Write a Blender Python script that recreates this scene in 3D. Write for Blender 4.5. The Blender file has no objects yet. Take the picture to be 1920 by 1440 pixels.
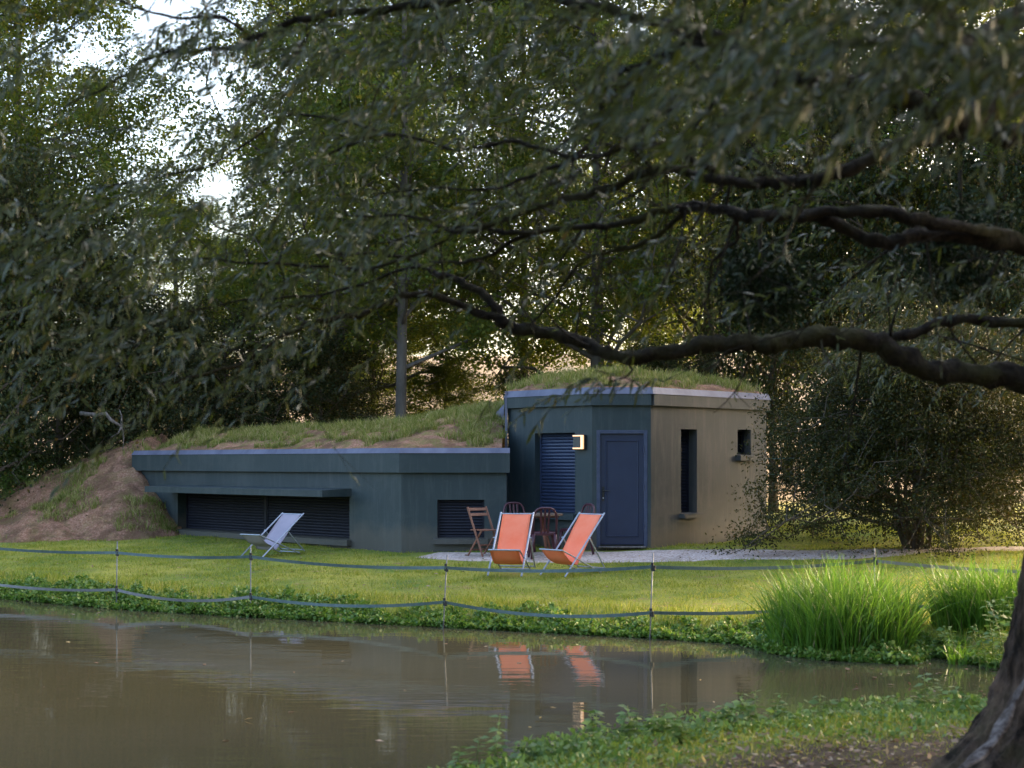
import bpy, math, random
import numpy as np
from mathutils import Vector, Matrix

random.seed(7)
rng = np.random.default_rng(7)
SC = bpy.context.scene
COL = SC.collection

# ------------------------------------------------------------------ camera
F = 2667.0          # focal length in photo pixels (1920 wide)
HC = 2.1            # eye height over the water
HOR = 866.0         # photo row of the horizon
cam_d = bpy.data.cameras.new('camera')
cam = bpy.data.objects.new('camera', cam_d)
COL.objects.link(cam)
cam.location = (0, 0, HC)
cam.rotation_euler = (math.radians(90), 0, 0)
cam_d.sensor_width = 36.0
cam_d.lens = F / 1920 * 36
cam_d.shift_y = (HOR - 720) / 1920
cam_d.clip_start = 0.1
cam_d.clip_end = 2000
cam_d.dof.use_dof = True
cam_d.dof.focus_distance = 24.5
cam_d.dof.aperture_fstop = 2.6
SC.camera = cam

# ------------------------------------------------------------------ sky, sun, exposure
SUN_DIR = Vector((1.0, 0.60, 0.36)).normalized()     # towards the sun: low, from the right
w = bpy.data.worlds.new('World')
SC.world = w
w.use_nodes = True
nt = w.node_tree
bg = nt.nodes['Background']
sky = nt.nodes.new('ShaderNodeTexSky')
sky.sky_type = 'NISHITA'
sky.sun_disc = False
sky.sun_elevation = math.asin(SUN_DIR.z)
sky.sun_rotation = math.atan2(SUN_DIR.x, SUN_DIR.y)
sky.dust_density = 6.0
sky.air_density = 1.0
sky.ozone_density = 1.0
nt.links.new(sky.outputs[0], bg.inputs[0])
bg.inputs[1].default_value = 0.15
sun_d = bpy.data.lights.new('sun', 'SUN')
sun = bpy.data.objects.new('sun', sun_d)
COL.objects.link(sun)
sun_d.energy = 1.5
sun_d.angle = math.radians(10)
sun_d.color = (1.0, 0.74, 0.47)
sun.rotation_euler = SUN_DIR.to_track_quat('Z', 'Y').to_euler()
sun.location = (30, 5, 20)
SC.view_settings.view_transform = 'Standard'
SC.view_settings.look = 'None'
SC.view_settings.gamma = 1.0
SC.view_settings.use_curve_mapping = False
SC.view_settings.exposure = 2.8
SC.render.engine = 'CYCLES'
SC.cycles.use_denoising = True
SC.cycles.max_bounces = 6
SC.cycles.diffuse_bounces = 2
SC.cycles.transmission_bounces = 4
SC.cycles.sample_clamp_indirect = 6.0


def P(px, py, d):
    """photo pixel and depth -> world point"""
    return np.array([(px - 960) / F * d, d, HC - (py - HOR) / F * d])


def ss(t):
    t = np.clip(t, 0, 1)
    return t * t * (3 - 2 * t)


# ------------------------------------------------------------------ objects
def tag(o, label=None, cat=None, group=None, kind=None):
    if label: o['label'] = label
    if cat: o['category'] = cat
    if group: o['group'] = group
    if kind: o['kind'] = kind
    return o


def empty(name, loc=(0, 0, 0), rz=0, parent=None):
    o = bpy.data.objects.new(name, None)
    o.empty_display_size = 0.2
    COL.objects.link(o)
    o.location = loc
    o.rotation_euler = (0, 0, rz)
    o.parent = parent
    return o


def link_mesh(name, me, mat, parent=None, smooth=False):
    if mat is not None and len(me.materials) == 0:
        me.materials.append(mat)
    if smooth:
        me.polygons.foreach_set('use_smooth', np.ones(len(me.polygons), dtype=bool))
    o = bpy.data.objects.new(name, me)
    COL.objects.link(o)
    o.parent = parent
    return o


def mesh_np(name, V, Fc):
    """V (n,3), Fc (m,k) all faces with k corners"""
    V = np.asarray(V, dtype=np.float32); Fc = np.asarray(Fc, dtype=np.int32)
    me = bpy.data.meshes.new(name)
    m, k = Fc.shape
    me.vertices.add(len(V)); me.vertices.foreach_set('co', V.ravel())
    me.loops.add(m * k); me.loops.foreach_set('vertex_index', Fc.ravel())
    me.polygons.add(m)
    me.polygons.foreach_set('loop_start', np.arange(0, m * k, k, dtype=np.int32))
    me.polygons.foreach_set('loop_total', np.full(m, k, dtype=np.int32))
    me.update(calc_edges=True)
    me.validate()
    return me


class MB:
    """collects shapes, builds one mesh"""
    def __init__(self): self.v = []; self.f = []
    def add(self, vs, fs):
        b = len(self.v)
        self.v += [tuple(map(float, p)) for p in vs]
        self.f += [tuple(i + b for i in f) for f in fs]
    def box(self, lo, hi, M=None):
        x0, y0, z0 = lo; x1, y1, z1 = hi
        vs = [(x0,y0,z0),(x1,y0,z0),(x1,y1,z0),(x0,y1,z0),(x0,y0,z1),(x1,y0,z1),(x1,y1,z1),(x0,y1,z1)]
        if M is not None: vs = [M @ Vector(p) for p in vs]
        self.add(vs, [(0,3,2,1),(4,5,6,7),(0,1,5,4),(1,2,6,5),(2,3,7,6),(3,0,4,7)])
    def bbox(self, lo, hi, b=0.006, M=None):
        """box with chamfered long edges (8-sided section along its longest axis)"""
        lo = np.array(lo, float); hi = np.array(hi, float)
        ax = int(np.argmax(hi - lo)); o = [i for i in range(3) if i != ax]
        a0, a1 = lo[o[0]], hi[o[0]]; c0, c1 = lo[o[1]], hi[o[1]]
        b = min(b, (a1 - a0) * .4, (c1 - c0) * .4)
        ring = [(a0+b,c0),(a1-b,c0),(a1,c0+b),(a1,c1-b),(a1-b,c1),(a0+b,c1),(a0,c1-b),(a0,c0+b)]
        vs = []
        for e in (lo[ax], hi[ax]):
            for (a, c) in ring:
                p = [0, 0, 0]; p[ax] = e; p[o[0]] = a; p[o[1]] = c
                vs.append(M @ Vector(p) if M is not None else p)
        fs = [(i, (i+1) % 8, 8 + (i+1) % 8, 8 + i) for i in range(8)] + [tuple(range(7, -1, -1)), tuple(range(8, 16))]
        self.add(vs, fs)
    def tube(self, pts, rad, n=6, cap=True, flat=1.0, rough=0.0):
        pts = [np.array(p, float) for p in pts]
        if np.isscalar(rad): rad = [rad] * len(pts)
        up = np.array([0.0, 0, 1]); base = len(self.v); N = len(pts)
        prev = None
        for i, p in enumerate(pts):
            t = pts[min(i+1, N-1)] - pts[max(i-1, 0)]
            t = t / (np.linalg.norm(t) + 1e-9)
            a = prev if prev is not None else (up if abs(t[2]) < .9 else np.array([1.0, 0, 0]))
            u = a - t * np.dot(a, t); u /= (np.linalg.norm(u) + 1e-9)
            prev = u
            q = np.cross(t, u)
            for k in range(n):
                an = 2 * math.pi * k / n
                self.v.append(tuple(p + rad[i] * (1 + (rough * random.uniform(-1, 1) if rough else 0)) * (math.cos(an) * u * flat + math.sin(an) * q)))
        for i in range(N - 1):
            for k in range(n):
                k2 = (k + 1) % n
                self.f.append((base+i*n+k, base+i*n+k2, base+(i+1)*n+k2, base+(i+1)*n+k))
        if cap:
            self.f.append(tuple(base + k for k in range(n-1, -1, -1)))
            self.f.append(tuple(base + (N-1)*n + k for k in range(n)))
    def bar(self, a, b, wx, wz, b_=0.004, side=(1, 0, 0)):
        """flat bar from a to b, width wx along side, thickness wz"""
        a = Vector(a); b = Vector(b); d = b - a; L = d.length
        z = d.normalized(); x = Vector(side); x = (x - z * x.dot(z)).normalized(); y = z.cross(x)
        M = Matrix((x, y, z)).transposed().to_4x4(); M.translation = a
        self.bbox((-wx/2, -wz/2, 0), (wx/2, wz/2, L), b_, M)
    def mesh(self, name):
        me = bpy.data.meshes.new(name)
        me.from_pydata(self.v, [], self.f)
        me.update()
        return me
    def build(self, name, mat, parent=None, smooth=False):
        return link_mesh(name, self.mesh(name), mat, parent, smooth)


# ------------------------------------------------------------------ materials
def new_mat(name):
    m = bpy.data.materials.new(name); m.use_nodes = True
    nt = m.node_tree
    return m, nt, nt.nodes['Principled BSDF'], nt.nodes['Material Output']


def ramp(nt, fac, stops):
    r = nt.nodes.new('ShaderNodeValToRGB')
    el = r.color_ramp.elements
    while len(el) < len(stops): el.new(0.5)
    for e, (p, c) in zip(el, stops):
        e.position = p; e.color = (*c, 1)
    nt.links.new(fac, r.inputs[0])
    return r.outputs[0]


def noise(nt, scale, detail=4, rough=0.55, vec=None, kind='Object', stretch=None):
    n = nt.nodes.new('ShaderNodeTexNoise')
    n.inputs['Scale'].default_value = scale
    n.inputs['Detail'].default_value = detail
    n.inputs['Roughness'].default_value = rough
    if vec is None:
        tc = nt.nodes.new('ShaderNodeTexCoord'); vec = tc.outputs[kind]
    if stretch is not None:
        mp = nt.nodes.new('ShaderNodeMapping'); mp.inputs['Scale'].default_value = stretch
        nt.links.new(vec, mp.inputs[0]); vec = mp.outputs[0]
    nt.links.new(vec, n.inputs['Vector'])
    return n.outputs['Fac']


def mixc(nt, fac, a, b):
    m = nt.nodes.new('ShaderNodeMix'); m.data_type = 'RGBA'
    for s, v in ((0, fac), (6, a), (7, b)):
        if isinstance(v, (int, float)): m.inputs[s].default_value = v
        elif isinstance(v, tuple): m.inputs[s].default_value = (*v, 1)
        else: nt.links.new(v, m.inputs[s])
    return m.outputs[2]


def bump(nt, bsdf, h, strength=0.3, dist=0.02):
    b = nt.nodes.new('ShaderNodeBump')
    b.inputs['Strength'].default_value = strength; b.inputs['Distance'].default_value = dist
    nt.links.new(h, b.inputs['Height']); nt.links.new(b.outputs[0], bsdf.inputs['Normal'])


def surf(name, c1, c2, scale=6, rough=0.6, bstr=0.2, bdist=0.01, stretch=None, metallic=0.0, spec=0.5, bscale=None):
    m, nt, b, _ = new_mat(name)
    n = noise(nt, scale, 6, .6, stretch=stretch)
    nt.links.new(ramp(nt, n, [(0.3, c1), (0.7, c2)]), b.inputs['Base Color'])
    b.inputs['Roughness'].default_value = rough; b.inputs['Metallic'].default_value = metallic
    b.inputs['Specular IOR Level'].default_value = spec
    if bstr: bump(nt, b, noise(nt, bscale or scale * 4, 5, .6, stretch=stretch), bstr, bdist)
    return m


def leaf_mat(name, stops, rough=0.45, trans=0.35, tcol=None, spec=0.5, under=None, patch=None):
    m, nt, b, out = new_mat(name)
    g = nt.nodes.new('ShaderNodeNewGeometry')
    c = ramp(nt, g.outputs['Random Per Island'], stops)
    if patch:                                                       # drier and lusher areas
        pf = noise(nt, patch[0], 5, .65)
        c = mixc(nt, ramp(nt, pf, [(.38, (0, 0, 0)), (.62, (1, 1, 1))]), c, patch[1])
    if under:                                                       # pale felted underside of the leaf
        k = nt.nodes.new('ShaderNodeMath'); k.operation = 'MULTIPLY'; k.inputs[1].default_value = .75
        nt.links.new(g.outputs['Backfacing'], k.inputs[0]); c = mixc(nt, k.outputs[0], c, under)
    nt.links.new(c, b.inputs['Base Color'])
    b.inputs['Roughness'].default_value = rough
    b.inputs['Specular IOR Level'].default_value = spec
    t = nt.nodes.new('ShaderNodeBsdfTranslucent')
    if tcol:
        c = mixc(nt, 0.5, c, tcol)
    nt.links.new(c, t.inputs[0])
    mx = nt.nodes.new('ShaderNodeMixShader'); mx.inputs[0].default_value = trans
    nt.links.new(b.outputs[0], mx.inputs[1]); nt.links.new(t.outputs[0], mx.inputs[2])
    nt.links.new(mx.outputs[0], out.inputs[0])
    return m


def paint_wall(name, c, dust, amount):
    """painted render: roller mottling, pale vertical run marks, earth splashed up from the ground"""
    m, nt, b, _ = new_mat(name)
    n1 = noise(nt, 1.6, 6, .65)
    col = mixc(nt, n1, tuple(x * .78 for x in c), tuple(x * 1.25 for x in c))
    runs = noise(nt, 7.0, 6, .75, stretch=(1, 1, .10))
    rr = ramp(nt, runs, [(0.5, (0, 0, 0)), (0.68, (1, 1, 1))])
    k = nt.nodes.new('ShaderNodeMath'); k.operation = 'MULTIPLY'; k.inputs[1].default_value = amount
    nt.links.new(rr, k.inputs[0])
    col = mixc(nt, k.outputs[0], col, dust)
    tc = nt.nodes.new('ShaderNodeTexCoord'); sp = nt.nodes.new('ShaderNodeSeparateXYZ')
    nt.links.new(tc.outputs['Object'], sp.inputs[0])
    ad = nt.nodes.new('ShaderNodeMath'); ad.operation = 'MULTIPLY_ADD'; ad.inputs[1].default_value = -.55
    nt.links.new(noise(nt, 2.3, 6, .7), ad.inputs[0]); nt.links.new(sp.outputs[2], ad.inputs[2])
    sl = ramp(nt, ad.outputs[0], [(0.0, (.32, .32, .32)), (0.25, (0, 0, 0))])
    col = mixc(nt, sl, col, (.16, .12, .085))
    blot = noise(nt, .9, 7, .75)
    col = mixc(nt, ramp(nt, blot, [(.50, (0, 0, 0)), (.66, (.45, .45, .45))]), col, dust)
    nt.links.new(col, b.inputs['Base Color'])
    b.inputs['Roughness'].default_value = .62
    bump(nt, b, noise(nt, 55, 6, .7), .35, .004)
    return m


M = {}
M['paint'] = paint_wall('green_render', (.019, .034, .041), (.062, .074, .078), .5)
M['paint_sunlit'] = paint_wall('sunlit_green_render', (.046, .049, .051), (.10, .094, .088), .7)  # same green paint, warm sunlight on the side wall put into the colour
M['flash'] = surf('grey_blue_flashing', (.07, .075, .125), (.15, .155, .225), 3, .5, .1, .004, (1, 1, .15))
M['shutter'] = surf('blue_shutter', (.022, .034, .075), (.03, .045, .095), 4, .38, .05, .002)
M['shutter_dk'] = surf('black_blue_shutter', (.007, .008, .017), (.011, .013, .025), 4, .6, .05, .002, spec=.3)
M['door'] = surf('navy_door', (.013, .021, .055), (.018, .029, .068), 2, .42, .08, .002)
M['dframe'] = surf('navy_frame', (.03, .042, .085), (.055, .07, .125), 8, .45, .1, .003)
M['black'] = surf('black_plastic', (.012, .012, .014), (.02, .02, .022), 20, .45, .1, .002)
M['inside'] = surf('dark_room', (.01, .012, .012), (.014, .016, .016), 5, .8, 0)
M['alu'] = surf('grey_tube', (.27, .30, .38), (.36, .39, .47), 20, .38, .05, .002, metallic=.35)
M['orange'] = surf('orange_canvas', (.86, .17, .075), (.90, .25, .14), 2.5, .75, .25, .002, bscale=220)
M['greycanvas'] = surf('mauve_grey_canvas', (.25, .225, .29), (.31, .28, .35), 3, .75, .25, .002, bscale=220)
M['wood'] = surf('red_brown_wood', (.12, .042, .025), (.2, .075, .045), 7, .5, .2, .003, (1, 1, .1))
M['tabletop'] = surf('grey_brown_wood', (.13, .085, .06), (.21, .15, .11), 9, .5, .2, .003, (.1, 1, 1))
M['bordeaux'] = surf('bordeaux_plastic', (.055, .014, .026), (.075, .02, .036), 3, .36, .04, .002)
M['tape'] = surf('green_grey_tape', (.045, .08, .078), (.085, .13, .13), 14, .6, .2, .002)
M['tape_grey'] = surf('weathered_tape', (.12, .12, .125), (.2, .2, .205), 14, .6, .2, .002)
M['post'] = surf('grey_rod', (.1, .1, .1), (.2, .22, .24), 9, .5, .1, .002)
M['wire'] = surf('green_wire', (.04, .09, .08), (.06, .12, .11), 9, .5, 0)
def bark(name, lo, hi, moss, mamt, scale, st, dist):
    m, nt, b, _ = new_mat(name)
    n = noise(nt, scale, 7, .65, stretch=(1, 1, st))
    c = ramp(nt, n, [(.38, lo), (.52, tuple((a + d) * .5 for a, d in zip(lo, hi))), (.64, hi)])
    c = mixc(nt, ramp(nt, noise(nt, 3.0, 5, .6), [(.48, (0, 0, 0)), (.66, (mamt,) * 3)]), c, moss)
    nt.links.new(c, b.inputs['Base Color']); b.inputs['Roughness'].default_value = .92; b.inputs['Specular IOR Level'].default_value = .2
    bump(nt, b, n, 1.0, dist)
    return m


M['bark_w'] = bark('willow_bark', (.012, .008, .006), (.13, .085, .062), (.045, .042, .014), .5, 11, .16, .06)
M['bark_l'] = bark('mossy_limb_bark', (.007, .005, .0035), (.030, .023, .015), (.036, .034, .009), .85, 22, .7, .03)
M['barewood'] = surf('bare_grey_wood', (.055, .045, .04), (.24, .21, .20), 16, .85, .9, .02, (1, 1, .35))
M['bark_p'] = surf('poplar_bark', (.05, .045, .04), (.13, .115, .10), 4, .9, .7, .03, (1, 1, .3))
M['bark_d'] = surf('shrub_bark', (.05, .037, .027), (.12, .09, .065), 8, .9, .5, .01)
M['earth'] = None
M['leaf_willow'] = leaf_mat('willow_leaf', [(0, (.015, .024, .006)), (.5, (.029, .042, .009)), (.86, (.054, .070, .012)), (.95, (.09, .085, .012)), (1, (.13, .07, .010))], .38, .38, (.10, .12, .010), .5, (.058, .074, .062))
M['leaf_poplar'] = leaf_mat('poplar_leaf', [(0, (.036, .064, .014)), (.6, (.075, .118, .02)), (.9, (.15, .165, .022)), (1, (.26, .20, .02))], .55, .48, (.20, .235, .02), .25)
M['leaf_hedge'] = leaf_mat('hedge_leaf', [(0, (.013, .024, .008)), (.7, (.030, .046, .013)), (.93, (.07, .065, .018)), (1, (.15, .09, .02))], .55, .28, (.10, .09, .015), .25)
M['leaf_shrub'] = leaf_mat('shrub_leaf', [(0, (.013, .018, .004)), (.65, (.029, .037, .009)), (.90, (.060, .060, .014)), (1, (.12, .065, .014))], .55, .28, (.08, .08, .012), .25)
M['leaf_dark'] = leaf_mat('dark_leaf', [(0, (.008, .014, .004)), (1, (.018, .028, .008))], .6, .15, None, .15)
M['leaf_bank'] = leaf_mat('bank_leaf', [(0, (.05, .12, .018)), (.5, (.11, .21, .03)), (.9, (.20, .29, .05)), (1, (.34, .30, .09))], .45, .35, (.12, .22, .02))
M['leaf_nettle'] = leaf_mat('nettle_leaf', [(0, (.07, .14, .035)), (.7, (.13, .23, .05)), (1, (.22, .29, .06))], .5, .35, (.13, .22, .03))
M['reed'] = leaf_mat('reed_blade', [(0, (.045, .12, .016)), (.55, (.09, .205, .022)), (.94, (.16, .28, .035)), (.96, (.22, .22, .08)), (1, (.33, .26, .13))], .42, .42, (.17, .32, .02))
M['grass'] = leaf_mat('lawn_blade', [(0, (.10, .16, .014)), (.5, (.24, .285, .027)), (.82, (.40, .38, .06)), (1, (.52, .40, .15))], .7, .35, (.24, .26, .03), .15)
M['turf'] = leaf_mat('turf_blade', [(0, (.11, .17, .03)), (.5, (.23, .26, .06)), (.8, (.38, .34, .14)), (1, (.52, .42, .24))], .7, .3, (.24, .24, .06), .15)
M['deadleaf'] = leaf_mat('dead_leaf', [(0, (.09, .045, .025)), (.5, (.2, .12, .07)), (.85, (.32, .25, .19)), (1, (.5, .34, .04))], .7, .15)


# ------------------------------------------------------------------ the lie of the land
POND = np.array([(-40, 36), (-14, 26.2), (-10, 23.4), (-7.9, 22.0), (-5.67, 20.4), (-3.56, 19.35), (-.87, 18.15), (1.63, 17.05),
                 (2.7, 16.45), (2.95, 15.6), (3.3, 15.15), (4.1, 14.85), (4.55, 15.5), (4.9, 14.7), (5.5, 13.9), (5.3, 12.7), (4.6, 12.25),
                 (3.67, 11.9), (2.3, 11.25), (1.2, 10.9), (.30, 10.2), (-.25, 9.45), (-.65, 8.5), (-1.4, 7.2), (-7, 5.5), (-14, 5.0), (-40, 5.0)], float)


def pond_sd(x, y):
    """distance to the shore, positive on land"""
    x = np.asarray(x, float); y = np.asarray(y, float)
    best = np.full(x.shape, 1e9); inside = np.zeros(x.shape, bool)
    n = len(POND)
    for i in range(n):
        a = POND[i]; b = POND[(i + 1) % n]; e = b - a
        t = np.clip(((x - a[0]) * e[0] + (y - a[1]) * e[1]) / (e @ e), 0, 1)
        best = np.minimum(best, np.hypot(x - a[0] - t * e[0], y - a[1] - t * e[1]))
        c = ((a[1] > y) != (b[1] > y)) & (x < (b[0] - a[0]) * (y - a[1]) / (b[1] - a[1] + 1e-12) + a[0])
        inside ^= c
    return np.where(inside, -best, best)


def wob(x, y):
    return (.5 * np.sin(x * 1.7 + y * .6) + .35 * np.sin(x * .9 - y * 2.3 + 1) + .3 * np.sin(x * 3.9 + y * 3.1 + 2) + .2 * np.sin(x * 7.3 - y * 6.1))


def ground_z(x, y):
    x = np.asarray(x, float); y = np.asarray(y, float)
    sd = pond_sd(x, y) + .10 * wob(x * 1.3, y * 1.3)
    land = .17 * ss(sd / .9) + .05 * np.clip(sd - .6, 0, 8.0)
    z = np.where(sd > 0, land, np.maximum(-.7, sd * .5))
    z = z + np.where(sd > .3, .012 * wob(x, y), 0)
    z = z + .16 * ss((x - 3.6) / 1.6) * ss((y - 25.6) / 2.0)
    z = z + .14 * np.clip(y - 50, 0, 90) * ss((y - 50) / 20)
    return z


def gz(x, y): return float(ground_z(np.array([x]), np.array([y]))[0])


def spaced(lo, hi, fine_lo, fine_hi, step, grow=1.25):
    a = list(np.arange(fine_lo, fine_hi + 1e-6, step))
    s = step; v = fine_hi
    while v < hi: s *= grow; v += s; a.append(v)
    s = step; v = fine_lo; pre = []
    while v > lo: s *= grow; v -= s; pre.append(v)
    return np.array(pre[::-1] + a)


gx = spaced(-500, 500, -12, 9, .14); gy = spaced(-60, 900, 6.5, 31, .14)
X, Y = np.meshgrid(gx, gy)
Z = ground_z(X.ravel(), Y.ravel())
nx, ny = len(gx), len(gy)
idx = np.arange(nx * ny).reshape(ny, nx)
quads = np.stack([idx[:-1, :-1], idx[:-1, 1:], idx[1:, 1:], idx[1:, :-1]], -1).reshape(-1, 4)
me = mesh_np('ground', np.stack([X.ravel(), Y.ravel(), Z], 1), quads)
sdv = pond_sd(X.ravel(), Y.ravel())
near = ss((13.5 - Y.ravel()) / 1.2)                               # the trodden near bank
dirt = near * ss((sdv - 1.1) / .7)
field = ss((Y.ravel() - 44) / 8)
at = me.color_attributes.new('zones', 'FLOAT_COLOR', 'POINT')
mud = ss((.16 - sdv) / .2)
at.data.foreach_set('color', np.stack([dirt, field, mud, np.ones_like(dirt)], 1).astype(np.float32).ravel())


def ground_mat():
    m, nt, b, _ = new_mat('lawn_and_bank')
    va = nt.nodes.new('ShaderNodeVertexColor'); va.layer_name = 'zones'
    sp = nt.nodes.new('ShaderNodeSeparateColor'); nt.links.new(va.outputs[0], sp.inputs[0])
    big = noise(nt, .55, 5, .6); fine = noise(nt, 14, 6, .7)
    g = mixc(nt, ramp(nt, big, [(.38, (0, 0, 0)), (.62, (1, 1, 1))]), (.085, .15, .018), (.31, .30, .05))
    g = mixc(nt, ramp(nt, noise(nt, 2.6, 6, .7), [(.5, (0, 0, 0)), (.7, (.75, .75, .75))]), g, (.10, .15, .022))
    g = mixc(nt, ramp(nt, noise(nt, 1.9, 7, .75, stretch=(1, 1.6, 1)), [(.57, (0, 0, 0)), (.66, (.85, .85, .85))]), g, (.22, .14, .075))
    g = mixc(nt, ramp(nt, fine, [(.45, (0, 0, 0)), (.75, (.7, .7, .7))]), g, (.22, .17, .08))
    e = ramp(nt, fine, [(.3, (.030, .020, .014)), (.55, (.065, .045, .033)), (.75, (.12, .09, .07))])
    f = ramp(nt, noise(nt, .8, 5, .6), [(.3, (.20, .14, .085)), (.7, (.30, .22, .14))])
    c = mixc(nt, sp.outputs[0], g, e)
    c = mixc(nt, sp.outputs[1], c, f)
    c = mixc(nt, sp.outputs[2], c, (.05, .037, .023))
    nt.links.new(c, b.inputs['Base Color'])
    b.inputs['Roughness'].default_value = .95; b.inputs['Specular IOR Level'].default_value = .2
    bump(nt, b, noise(nt, 30, 6, .75), .7, .03)
    return m


tag(link_mesh('ground', me, ground_mat(), smooth=True), 'green lawn and banks round the pond', None, None, 'structure')


# water
def water_mat():
    m, nt, b, _ = new_mat('murky_water')
    b.inputs['Base Color'].default_value = (.060, .045, .022, 1)
    nt.links.new(ramp(nt, noise(nt, .35, 3, .5), [(.3, (.056, .051, .028)), (.7, (.070, .062, .038))]), b.inputs['Base Color'])
    b.inputs['Roughness'].default_value = .025
    b.inputs['IOR'].default_value = 1.38
    a = noise(nt, 1.0, 3, .5, stretch=(.9, 3.6, 1)); c = noise(nt, 1.0, 2, .5, stretch=(2.6, 12, 1))
    patch = ramp(nt, noise(nt, .22, 2, .5, stretch=(.6, 1.6, 1)), [(.40, (.12, .12, .12)), (.62, (1, 1, 1))])
    k = nt.nodes.new('ShaderNodeMath'); k.operation = 'MULTIPLY'
    nt.links.new(c, k.inputs[0]); nt.links.new(patch, k.inputs[1])
    s = nt.nodes.new('ShaderNodeMath'); s.operation = 'MULTIPLY_ADD'; s.inputs[1].default_value = .5
    nt.links.new(k.outputs[0], s.inputs[0]); nt.links.new(a, s.inputs[2])
    bump(nt, b, s.outputs[0], .11, .02)
    return m


wx = np.linspace(-38, 8, 24); wy = np.linspace(4, 36, 17)
WX, WY = np.meshgrid(wx, wy); i2 = np.arange(WX.size).reshape(WX.shape)
me = mesh_np('pond_water', np.stack([WX.ravel(), WY.ravel(), np.zeros(WX.size)], 1),
             np.stack([i2[:-1, :-1], i2[:-1, 1:], i2[1:, 1:], i2[1:, :-1]], -1).reshape(-1, 4))
tag(link_mesh('pond_water', me, water_mat()), 'brown still pond water with soft ripples', None, None, 'structure')


# gravel path: front of the house, round its corner and away to the right
def strip_path(name, centre, half, mat, lift=.012, n=9):
    pts = np.array(centre, float); hw = np.array(half, float)
    t = np.linspace(0, len(pts) - 1, (len(pts) - 1) * 14 + 1)
    cx = np.interp(t, range(len(pts)), pts[:, 0]); cy = np.interp(t, range(len(pts)), pts[:, 1]); h = np.interp(t, range(len(pts)), hw)
    tx = np.gradient(cx); ty = np.gradient(cy); L = np.hypot(tx, ty); nxv, nyv = -ty / L, tx / L
    V = []
    for k in range(n):
        s = (k / (n - 1) * 2 - 1)
        ed = .10 * wob(cx * 3 + 5 * s, cy * 3) * abs(s) ** 3
        xx = cx + nxv * (s * h + ed); yy = cy + nyv * (s * h + ed)
        V.append(np.stack([xx, yy, ground_z(xx, yy) + lift - (.03 if abs(s) == 1 else 0)], 1))
    V = np.array(V); i3 = np.arange(n * len(t)).reshape(n, len(t))
    me = mesh_np(name, V.reshape(-1, 3), np.stack([i3[:-1, :-1], i3[:-1, 1:], i3[1:, 1:], i3[1:, :-1]], -1).reshape(-1, 4))
    return link_mesh(name, me, mat, smooth=True)


m, nt, b, _ = new_mat('pale_gravel')
v = nt.nodes.new('ShaderNodeTexVoronoi'); v.inputs['Scale'].default_value = 38
tc = nt.nodes.new('ShaderNodeTexCoord'); nt.links.new(tc.outputs['Object'], v.inputs['Vector'])
sp = nt.nodes.new('ShaderNodeSeparateColor'); nt.links.new(v.outputs['Color'], sp.inputs[0])
c = ramp(nt, sp.outputs[0], [(0, (.27, .20, .17)), (.5, (.45, .36, .33)), (1, (.60, .52, .50))])
c = mixc(nt, ramp(nt, noise(nt, 1.2, 6, .7), [(.45, (0, 0, 0)), (.75, (.8, .8, .8))]), c, (.17, .125, .09))
nt.links.new(c, b.inputs['Base Color']); b.inputs['Roughness'].default_value = .9
bump(nt, b, v.outputs['Distance'], .6, .01)
M['gravel'] = m
tag(strip_path('gravel_path', [(-1.5, 25.25), (-.6, 24.75), (.6, 24.45), (2.3, 24.35), (3.9, 24.3), (5.6, 24.0), (7.6, 24.6), (10, 25.6), (16, 27)],
               [.45, .75, .95, .95, .95, .8, .55, .5, .5], M['gravel']), 'pale gravel path in front of the house door', None, None, 'structure')

# ------------------------------------------------------------------ leaves and grass in bulk
def unit(a): return a / (np.linalg.norm(a, axis=1, keepdims=True) + 1e-9)


def leaf_quads(Pn, D, N, L, W, fold=.15):
    """diamond leaves: base, side, tip, side"""
    D = unit(D); S = unit(np.cross(D, N)); U = np.cross(S, D)
    L = L[:, None]; W = W[:, None]
    mid = Pn + D * L * .45 - U * L * fold * .4
    V = np.stack([Pn, mid + S * W * .5 + U * W * fold, Pn + D * L - U * L * fold * .6, mid - S * W * .5 + U * W * fold], 1).reshape(-1, 3)
    n = len(Pn); b = np.arange(n)[:, None] * 4
    return V, b + np.array([[0, 1, 2, 3]])


def leaf_long(Pn, D, N, L, W, droop=.18):
    """lance-shaped leaves of four triangles, bent along their length"""
    D = unit(D); S = unit(np.cross(D, N)); U = np.cross(S, D)
    L = L[:, None]; W = W[:, None]
    def at(t, s): return Pn + D * L * t - U * L * droop * t * t + S * W * s + U * W * abs(s) * .35
    V = np.stack([Pn, at(.32, .5), at(.32, -.5), at(.68, .42), at(.68, -.42), at(1, 0)], 1).reshape(-1, 3)
    n = len(Pn); b = (np.arange(n) * 6)[:, None, None]
    T = np.array([[0, 1, 2], [1, 3, 4], [1, 4, 2], [3, 5, 4]])[None]
    return V, (b + T).reshape(-1, 3)


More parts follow.
